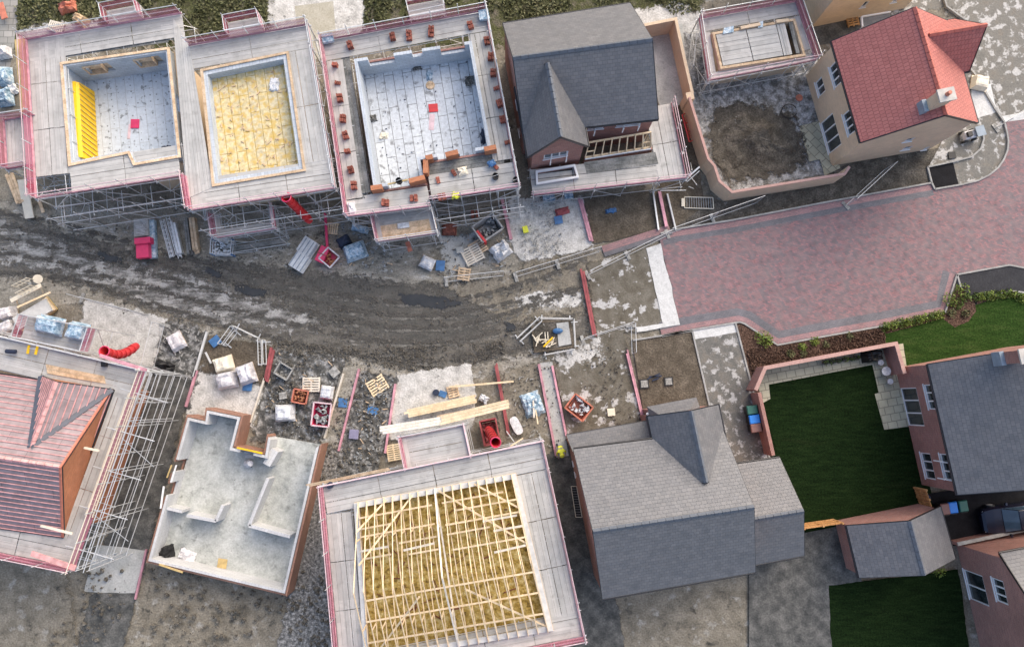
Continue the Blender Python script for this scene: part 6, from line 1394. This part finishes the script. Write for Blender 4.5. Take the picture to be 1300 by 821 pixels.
plank((15, 70), (20, 60), .1, .1, .2, .2, 'x', 'white') if False else None
for k, (px, s_) in enumerate((((4, 95), (.9, 1.3)), ((4, 122), (1.0, 1.2)), ((3, 65), (.8, .8)))): bulk('plastic_sheet', ['pale blue wrapped insulation against the left edge, upper', 'pale blue wrapped insulation against the left edge, lower', 'grey wrapped box outside the top left scaffold'][k], 'wrapped material', px, s_, 10, .1, .7, ['bluewrap', 'bluewrap', 'wrap'][k], 50 + k, .3)
bulk('plastic_sheet', 'white paper sack outside the plywood at the top left', 'sack', (16, 113), (.5, .7), 30, .1, .3, 'whitebag', 54, .4)
plank((0, 4), (6, 24), .4, .1, .4, .4, 'dark red sheet at the far top left corner', 'salmon', 'board', 'board')
rr = thing('barrier', 'bright red plastic barrier leaning beside the tan wall', 'barrier', P(873, 160, .1), 'pedestrian barriers'); m = MB()
a, b, c, e = P(866, 146, .9), P(875, 180, .9), P(871, 144, .3), P(880, 178, .3)
for p, q in ((a, b), (c, e), (a, c), (b, e), (a.lerp(b, .33), c.lerp(e, .33)), (a.lerp(b, .66), c.lerp(e, .66))): m.tube(p, q, .04)
build('frame', m, 'red', rr); build('panel', MB().poly([a.lerp(b, .1), a.lerp(b, .9), c.lerp(e, .9), c.lerp(e, .1)]), netmat('red_mesh', (.6, .02, .03), .12, .4), rr)
dm = thing('dumper', 'small pale grey site machine parked by the corner of the tan house', 'site machine', P(1232, 171, .1)); c = P(1232, 171, .6); u = ang(15); v = Vector((-u.y, u.x, 0))
build('body', MB().box(c, u, .9, .55, .3, .75), 'wrap', dm, bevel=.05); build('hopper', MB().loft([lift(c, .5) + u * .3 - v * .2, lift(c, .5) + u * .6 - v * .2, lift(c, .5) + u * .6 + v * .2, lift(c, .5) + u * .3 + v * .2], [lift(c, 1) + u * .2 - v * .35, lift(c, 1) + u * .8 - v * .35, lift(c, 1) + u * .8 + v * .35, lift(c, 1) + u * .2 + v * .35]), 'lead', dm); build('seat', MB().box(c - u * .2, u, .35, .35, .75, .95), 'black', dm, bevel=.03)
for x in (-.35, .35):
    for y in (-.33, .33): w0 = lift(c, .3) + u * x + v * y; build('wheel', MB().tube(w0 - v * .06, w0 + v * .06, .2, 12), 'black', dm)
# ================================================================== GARDENS
def bin_(px, a, label, lid, body_='black', z=.1):
    c = lift(P(*px, 1.1), 0); u = ang(a); v = Vector((-u.y, u.x, 0)); r = thing('wheelie_bin', label, 'wheelie bin', lift(c, z), 'wheelie bins')
    bt = [c + u * x * .22 + v * y * .27 for x, y in ((-1, -1), (1, -1), (1, 1), (-1, 1))]; tp = [c + u * x * .28 + v * y * .35 for x, y in ((-1, -1), (1, -1), (1, 1), (-1, 1))]
    build('body', MB().loft([lift(p, z + .06) for p in bt], [lift(p, z + .98) for p in tp]), body_, r)
    lt = [c + (p - c) * 1.05 for p in tp]; build('lid', MB().loft([lift(p, z + .98) for p in lt], [lift(c + (p - c) * .85, z + 1.08) for p in lt]), lid, r, bevel=.015)
    for s in (-1, 1): w0 = lift(c, z + .1) + u * .2 * s - v * .25; build('wheel', MB().tube(w0 - u * .03, w0 + u * .03, .1, 12), 'black', r)
    build('handle', MB().tube(lift(c, z + 1.0) - u * .2 - v * .4, lift(c, z + 1.0) + u * .2 - v * .4, .025), 'black', r)
bin_((955, 520), 98, 'green lidded wheelie bin, top of the row of three', 'greenlid'); bin_((958, 532), 98, 'bright blue lidded wheelie bin, middle of the row of three', 'bluelid'); bin_((960, 543), 98, 'brown lidded wheelie bin, bottom of the row of three', 'brownlid')
bin_((1210, 644), 8, 'blue lidded wheelie bin on the black driveway', 'bluelid'); bin_((1223, 642), 8, 'green lidded wheelie bin on the black driveway', 'greenlid'); bin_((1200, 646), 8, 'brown wheelie bin half hidden beside the blue one', 'brownlid')
for px, h, rt, lb in (((1125, 471), .75, .5, 'round white garden table on the patio'),):
    c = P(*px, h); r = thing('garden_table', lb, 'garden table', lift(c, .2)); build('top', MB().tube(lift(c, h), lift(c, h + .05), .30, 18), 'wrap', r); build('leg', MB().tube(lift(c, .2), lift(c, h), .05), 'white', r)
for px, lb in (((1118, 460), 'round white stool above the garden table'), ((1130, 484), 'round white stool below the garden table')):
    c = P(*px, .5); r = thing('garden_stool', lb, 'stool', lift(c, .2), 'stools by the garden table'); build('seat', MB().tube(lift(c, .5), lift(c, .56), .19, 16), 'wrap', r)
    for k in range(3): build('leg', MB().tube(lift(c, .5) + ang(120 * k) * .08, lift(c, .2) + ang(120 * k) * .17, .02), 'white', r)
random.seed(5)
for k, px in enumerate(((1048, 460), (1056, 459), (1064, 458), (1073, 456), (1081, 455), (1088, 454))):
    c = P(*px, .45); r = thing('plant_pot', f'black plant pot, {ords[k]} from the left under the pink topped wall', 'plant pot', lift(c, .2), 'row of plant pots'); build('pot', MB().tube(lift(c, .2), lift(c, .5), .12, 12, .17), 'black', r)
    m = MB(); leafy(m, lift(c, .5), .22, .22, .3, 26, .07); build('foliage', m, 'leaf_lime' if k % 3 == 0 else 'leaf', r)
c = P(1175, 632, .6); tag(build('garden_ball', MB().blob(c, .3, .28, .35, 4, .08, 14, 9, False), 'navy'), 'dark round planter on the grass by the timber gate', 'planter')
def shrub(px, r_, h, label, mat='leaf', n=60, s=.07):
    c = P(*px, .15); t = thing('shrub', label, 'shrub', c, 'young shrubs in the planting bed'); m = MB(); leafy(m, c + V(0, 0, .05), r_, r_, h, n, s); build('foliage', m, mat, t)
    m = MB()
    for k in range(4): m.tube(c, c + V(random.uniform(-.6, .6) * r_, random.uniform(-.6, .6) * r_, h * .7), .012, 4)
    build('stem', m, 'timber_dark', t)
L1 = [((967, 428), .55, 'leaf_lime', 'grassy lime clump at the left point of the bark bed'), ((973, 433), .45, 'leaf_lime', 'second lime clump beside the road kerb corner'), ((1018, 441), .3, 'leaf_lime', 'small yellow green shrub in the middle of the bark bed'), ((1034, 433), .35, 'leaf_lime', 'lime shrub close to the road kerb'), ((1003, 449), .3, 'leaf_dry', 'dry brown shrub in the bark bed above the wall'), ((1078, 427), .3, 'leaf_dry', 'small dry shrub right of the middle of the bark bed'), ((1048, 437), .28, 'leaf_dry', 'low dry shrub between the lime ones'), ((1020, 449), .25, 'leaf_dry', 'tiny dry shrub near the wall coping')]
for k in range(12): L1.append(((1122 + k * 6.4, 415.5 - k * 1.45), .36, 'leaf_lime' if k % 3 else 'leaf', f'hedge plant {ords[k] if k < 8 else ["ninth", "tenth", "eleventh", "twelfth"][k - 8]} from the left between road and front lawn'))
L1 += [((1205, 380), .5, 'leaf_lime', 'bushy bright shrub at the road corner'), ((1214, 386), .45, 'leaf', 'green shrub in the round bark bed'), ((1219, 370), .6, 'leaf_lime', 'largest lime shrub beside the tarmac path'), ((1225, 378), .4, 'leaf', 'dark shrub between the path and the round bed'), ((1207, 398), .35, 'leaf_dry', 'dry shrub low in the round bark bed'), ((1225, 398), .3, 'leaf_dry', 'reddish low shrub at the right of the round bed')]
for k in range(10): L1.append(((1238 + k * 6.6, 377.5 - k * .7 + max(0, k - 7) * 4), .34, 'leaf_lime' if k % 2 else 'leaf', f'edging plant {(ords + ["ninth", "tenth"])[k]} from the left along the tarmac path'))
for px, r_, m_, lb in L1: shrub(px, r_, r_ * .9, lb, m_, int(40 + 160 * r_), .075)
shrub((1190, 722), .5, .6, 'green shrub behind the garage at the bottom', 'leaf_lime', 120)
# car
def car(px, a, label):
    c = lift(P(*px, .5), .1); u = ang(a); v = Vector((-u.y, u.x, 0)); r = thing('parked_car', label, 'car', c); W2 = .9
    prof = [(-2.2, .35, .62), (-2.25, .75, .80), (-1.5, .92, .86), (-.9, 1.0, .88), (1.9, 1.0, .88), (2.25, .85, .8), (2.25, .4, .7)]
    pt = lambda x, y, z: c + u * x + v * y + V(0, 0, z)
    m = MB(); st_ = [(-2.25, .62, .3, .68), (-2.1, .78, .25, .80), (-1.6, .88, .22, .9), (-.9, .9, .22, .98), (0, .9, .22, 1.0), (1.2, .9, .22, 1.0), (2.0, .86, .25, .98), (2.25, .72, .35, .85)]
    for (x0, w0, l0, h0), (x1, w1, l1, h1) in zip(st_, st_[1:]):
        m.loft([pt(x0, -w0, l0), pt(x0, w0, l0), pt(x0, w0, h0 * .8), pt(x0, w0 * .86, h0), pt(x0, -w0 * .86, h0), pt(x0, -w0, h0 * .8)], [pt(x1, -w1, l1), pt(x1, w1, l1), pt(x1, w1, h1 * .8), pt(x1, w1 * .86, h1), pt(x1, -w1 * .86, h1), pt(x1, -w1, h1 * .8)])
    build('body', m, 'carpaint', r)
    m = MB(); m.loft([pt(-.35, -.62, 1.46), pt(1.5, -.6, 1.46), pt(1.5, .6, 1.46), pt(-.35, .62, 1.46)], [pt(-.3, -.56, 1.5), pt(1.4, -.55, 1.5), pt(1.4, .55, 1.5), pt(-.3, .56, 1.5)]); build('roof_panel', m, 'carpaint', r)
    for nm, q in (('windscreen', [pt(-1.1, -.72, .99), pt(-1.1, .72, .99), pt(-.36, .6, 1.45), pt(-.36, -.6, 1.45)]), ('rear_window', [pt(2.05, -.7, 1.0), pt(2.05, .7, 1.0), pt(1.5, .6, 1.45), pt(1.5, -.6, 1.45)]), ('side_window', [pt(-1.08, .76, .99), pt(2.0, .74, 1.0), pt(1.5, .62, 1.45), pt(-.36, .64, 1.45)]), ('side_window', [pt(-1.08, -.76, .99), pt(2.0, -.74, 1.0), pt(1.5, -.62, 1.45), pt(-.36, -.64, 1.45)])):
        build(nm, MB().loft(q, [p + V(0, 0, .012) for p in q]), 'carglass', r)
    for s in (-1, 1):
        for x in (-1.45, 1.4):
            w0 = pt(x, s * .86, .32); wh = build('wheel', MB().tube(w0 - v * .1, w0 + v * .1, .32, 18), 'black', r); build('rim', MB().tube(w0 + v * s * .08, w0 + v * s * .115, .2, 14), 'galv', wh)
        build('mirror', MB().box(pt(-.75, s * 1.0, 0), u, .14, .2, 1.0, 1.16), 'carpaint', r, bevel=.02)
        hb_ = [pt(-2.17, s * .5 - .16, .66), pt(-2.17, s * .5 + .16, .66), pt(-1.95, s * .58 + .14, .76), pt(-1.95, s * .58 - .12, .76)]
        build('headlight', MB().loft(hb_, [p + V(0, 0, .02) - u * .03 for p in hb_]), 'wrap', r)
    return r
car((1288, 656), 7, 'dark blue parked car on the black driveway, front towards the bins')
# ================================================================== PERSON
def person(px, face, label):
    c = lift(P(*px, .9), .12); u = ang(face); v = Vector((-u.y, u.x, 0)); pt = lambda x, y, z: c + u * x + v * y + V(0, 0, z)
    J_ = {'pel': (0, 0, .93, .15, .13), 'wst': (.08, 0, 1.07, .145, .125), 'chs': (.26, 0, 1.22, .18, .14), 'nck': (.39, 0, 1.31, .06, .06), 'hd': (.48, 0, 1.36, .095, .095),
          'sl': (.27, .2, 1.27, .08, .08), 'sr': (.27, -.2, 1.27, .08, .08), 'el': (.30, .3, 1.0, .055, .055), 'er': (.36, -.3, 1.02, .055, .055), 'wl': (.48, .27, .85, .038, .038), 'wr': (.56, -.24, .88, .038, .038), 'ml': (.55, .26, .82, .04, .03), 'mr': (.63, -.23, .85, .04, .03),
          'hl': (0, .1, .88, .1, .1), 'hr': (0, -.1, .88, .1, .1), 'kl': (.1, .12, .5, .07, .07), 'kr': (-.03, -.12, .5, .07, .07), 'al': (.02, .13, .1, .05, .05), 'ar': (-.2, -.13, .1, .05, .05), 'tl': (.17, .14, .05, .045, .04), 'tr': (-.05, -.14, .05, .045, .04)}
    nm = list(J_); me = bpy.data.meshes.new('person'); base = c
    me.from_pydata([pt(*J_[k][:3]) - base for k in nm], [(nm.index(a), nm.index(b)) for a, b in (('pel', 'wst'), ('wst', 'chs'), ('chs', 'nck'), ('nck', 'hd'), ('chs', 'sl'), ('chs', 'sr'), ('sl', 'el'), ('el', 'wl'), ('wl', 'ml'), ('sr', 'er'), ('er', 'wr'), ('wr', 'mr'), ('pel', 'hl'), ('pel', 'hr'), ('hl', 'kl'), ('kl', 'al'), ('al', 'tl'), ('hr', 'kr'), ('kr', 'ar'), ('ar', 'tr'))], [])
    o = bpy.data.objects.new('person', me); COL.objects.link(o); o.location = base; BASE[o.name] = base
    sk_ = o.modifiers.new('skin', 'SKIN'); sv = me.skin_vertices[0].data
    for i, k in enumerate(nm): sv[i].radius = J_[k][3:5]; sv[i].use_root = (k == 'pel')
    ss = o.modifiers.new('sub', 'SUBSURF'); ss.levels = ss.render_levels = 2
    dg = bpy.context.evaluated_depsgraph_get(); ev = o.evaluated_get(dg); m2 = bpy.data.meshes.new_from_object(ev); o.modifiers.clear(); o.data = m2
    for nm_ in ('navy', 'hivis', 'skin'): m2.materials.append(M[nm_])
    for p in m2.polygons:
        p.use_smooth = True; z = p.center.z; rel = sum((m2.vertices[i].co for i in p.vertices), Vector()) / len(p.vertices); loc = V(rel.dot(u), rel.dot(v), rel.z)
        p.material_index = 2 if ((loc.x > .38 and z > 1.24) or (loc.x > .42 and z < .95)) else 1 if z > .86 else 0
    tag(o, label, 'person')
    for sx, cy0, cz in ((.58, .26, .81), (.66, -.23, .84)):
        for i, L_ in enumerate((.07, .08, .075, .06)): f = MB().tube(pt(sx, cy0 - .03 + .02 * i, cz), pt(sx + L_ * .6, cy0 - .03 + .02 * i, cz - .03), .009, 5).tube(pt(sx + L_ * .6, cy0 - .03 + .02 * i, cz - .03), pt(sx + L_ * .8, cy0 - .03 + .02 * i, cz - .07), .008, 5); build('finger', f, 'skin', o)
        build('thumb', MB().tube(pt(sx - .03, cy0 + (.04 if cy0 < 0 else -.04), cz), pt(sx + .02, cy0 + (.06 if cy0 < 0 else -.06), cz - .03), .01, 5), 'skin', o)
    hm = MB().blob(pt(.49, 0, 1.41), .15, .135, .12, 1, .02, 16, 10, True); build('hard_hat', hm, 'hivis', o, smooth=True); build('hat_brim', MB().tube(pt(.51, 0, 1.40), pt(.515, 0, 1.415), .16, 16), 'hivis', o)
    build('eyes', MB().tube(pt(.575, .035, 1.35), pt(.585, .035, 1.345), .012, 6).tube(pt(.575, -.035, 1.35), pt(.585, -.035, 1.345), .012, 6), 'black', o); build('nose', MB().tube(pt(.57, 0, 1.33), pt(.60, 0, 1.305), .014, 6), 'skin', o)
    for k in (.25, .6):
        c0 = pt(.08 + .18 * k, 0, 1.07 + .15 * k); m = MB(); ax = (pt(.26, 0, 1.22) - pt(.08, 0, 1.07)).normalized(); s_ = v; t_ = ax.cross(s_)
        for i in range(16): t0, t1 = 6.2832 * i / 16, 6.2832 * (i + 1) / 16; m.bar(c0 + s_ * .185 * math.cos(t0) + t_ * .155 * math.sin(t0), c0 + s_ * .185 * math.cos(t1) + t_ * .155 * math.sin(t1), .05, .02, ax)
        build('reflective_band', m, 'wrap', o)
    return o
person((711, 567), -80, 'worker bending forward in a yellow high visibility jacket and helmet on the concrete path')

# ================================================================== loose offcuts that nobody could count
def litter(name, label, cat, px, n, L0, L1, wd, mat, z):
    poly = PP(px, z); xs = [p.x for p in poly]; ys = [p.y for p in poly]; mb = MB(); k = 0
    while k < n:
        p = V(random.uniform(min(xs), max(xs)), random.uniform(min(ys), max(ys)), z + .03)
        if not inside(p, poly): continue
        k += 1; u = ang(random.uniform(0, 180)); L = random.uniform(L0, L1); w_ = wd * random.uniform(.5, 1.4); mb.bar(p - u * L / 2, p + u * L / 2, w_, min(w_, .05))
    tag(build(name, mb, mat), label, cat, kind='stuff')
for px, z in (([(350, 445), (440, 458), (405, 560), (330, 540)], .2), ([(460, 480), (500, 480), (480, 590), (440, 590)], .2), ([(560, 270), (640, 262), (650, 340), (560, 350)], .14), ([(420, 285), (480, 280), (500, 345), (430, 335)], .14)):
    litter('timber_offcuts', 'pale timber offcuts and scraps littering the muddy ground', 'offcuts', px, 16, .1, .45, .045, 'timber', z)
    litter('scrap', 'grey scraps and broken pieces littering the muddy ground', 'scrap', px, 70, .05, .25, .08, 'rubble', z)
for px, z in (([(640, 470), (690, 465), (705, 570), (640, 580)], .2), ([(60, 262), (420, 262), (420, 330), (120, 300)], .14), ([(210, 405), (262, 422), (240, 480), (195, 470)], .2)):
    litter('scrap', 'small pale scraps strewn on the ground below the scaffolds', 'scrap', px, 70, .05, .35, .06, 'stone', z)
litter('scrap', 'small dark scraps over the chipboard floor of the middle shell', 'scrap', [(455, 90), (600, 68), (618, 180), (480, 225)], 60, .03, .14, .04, 'navy', 2.62)
litter('scrap', 'blue and brown scraps over the stained yellow boarding', 'scrap', [(268, 98), (358, 80), (378, 205), (282, 222)], 90, .05, .3, .05, 'timber', 4.3)
litter('scrap', 'bits of timber on the floor of the trussed house', 'scrap', [(470, 650), (640, 620), (670, 760), (480, 800)], 50, .2, .9, .07, 'timber_dark', 4.66)
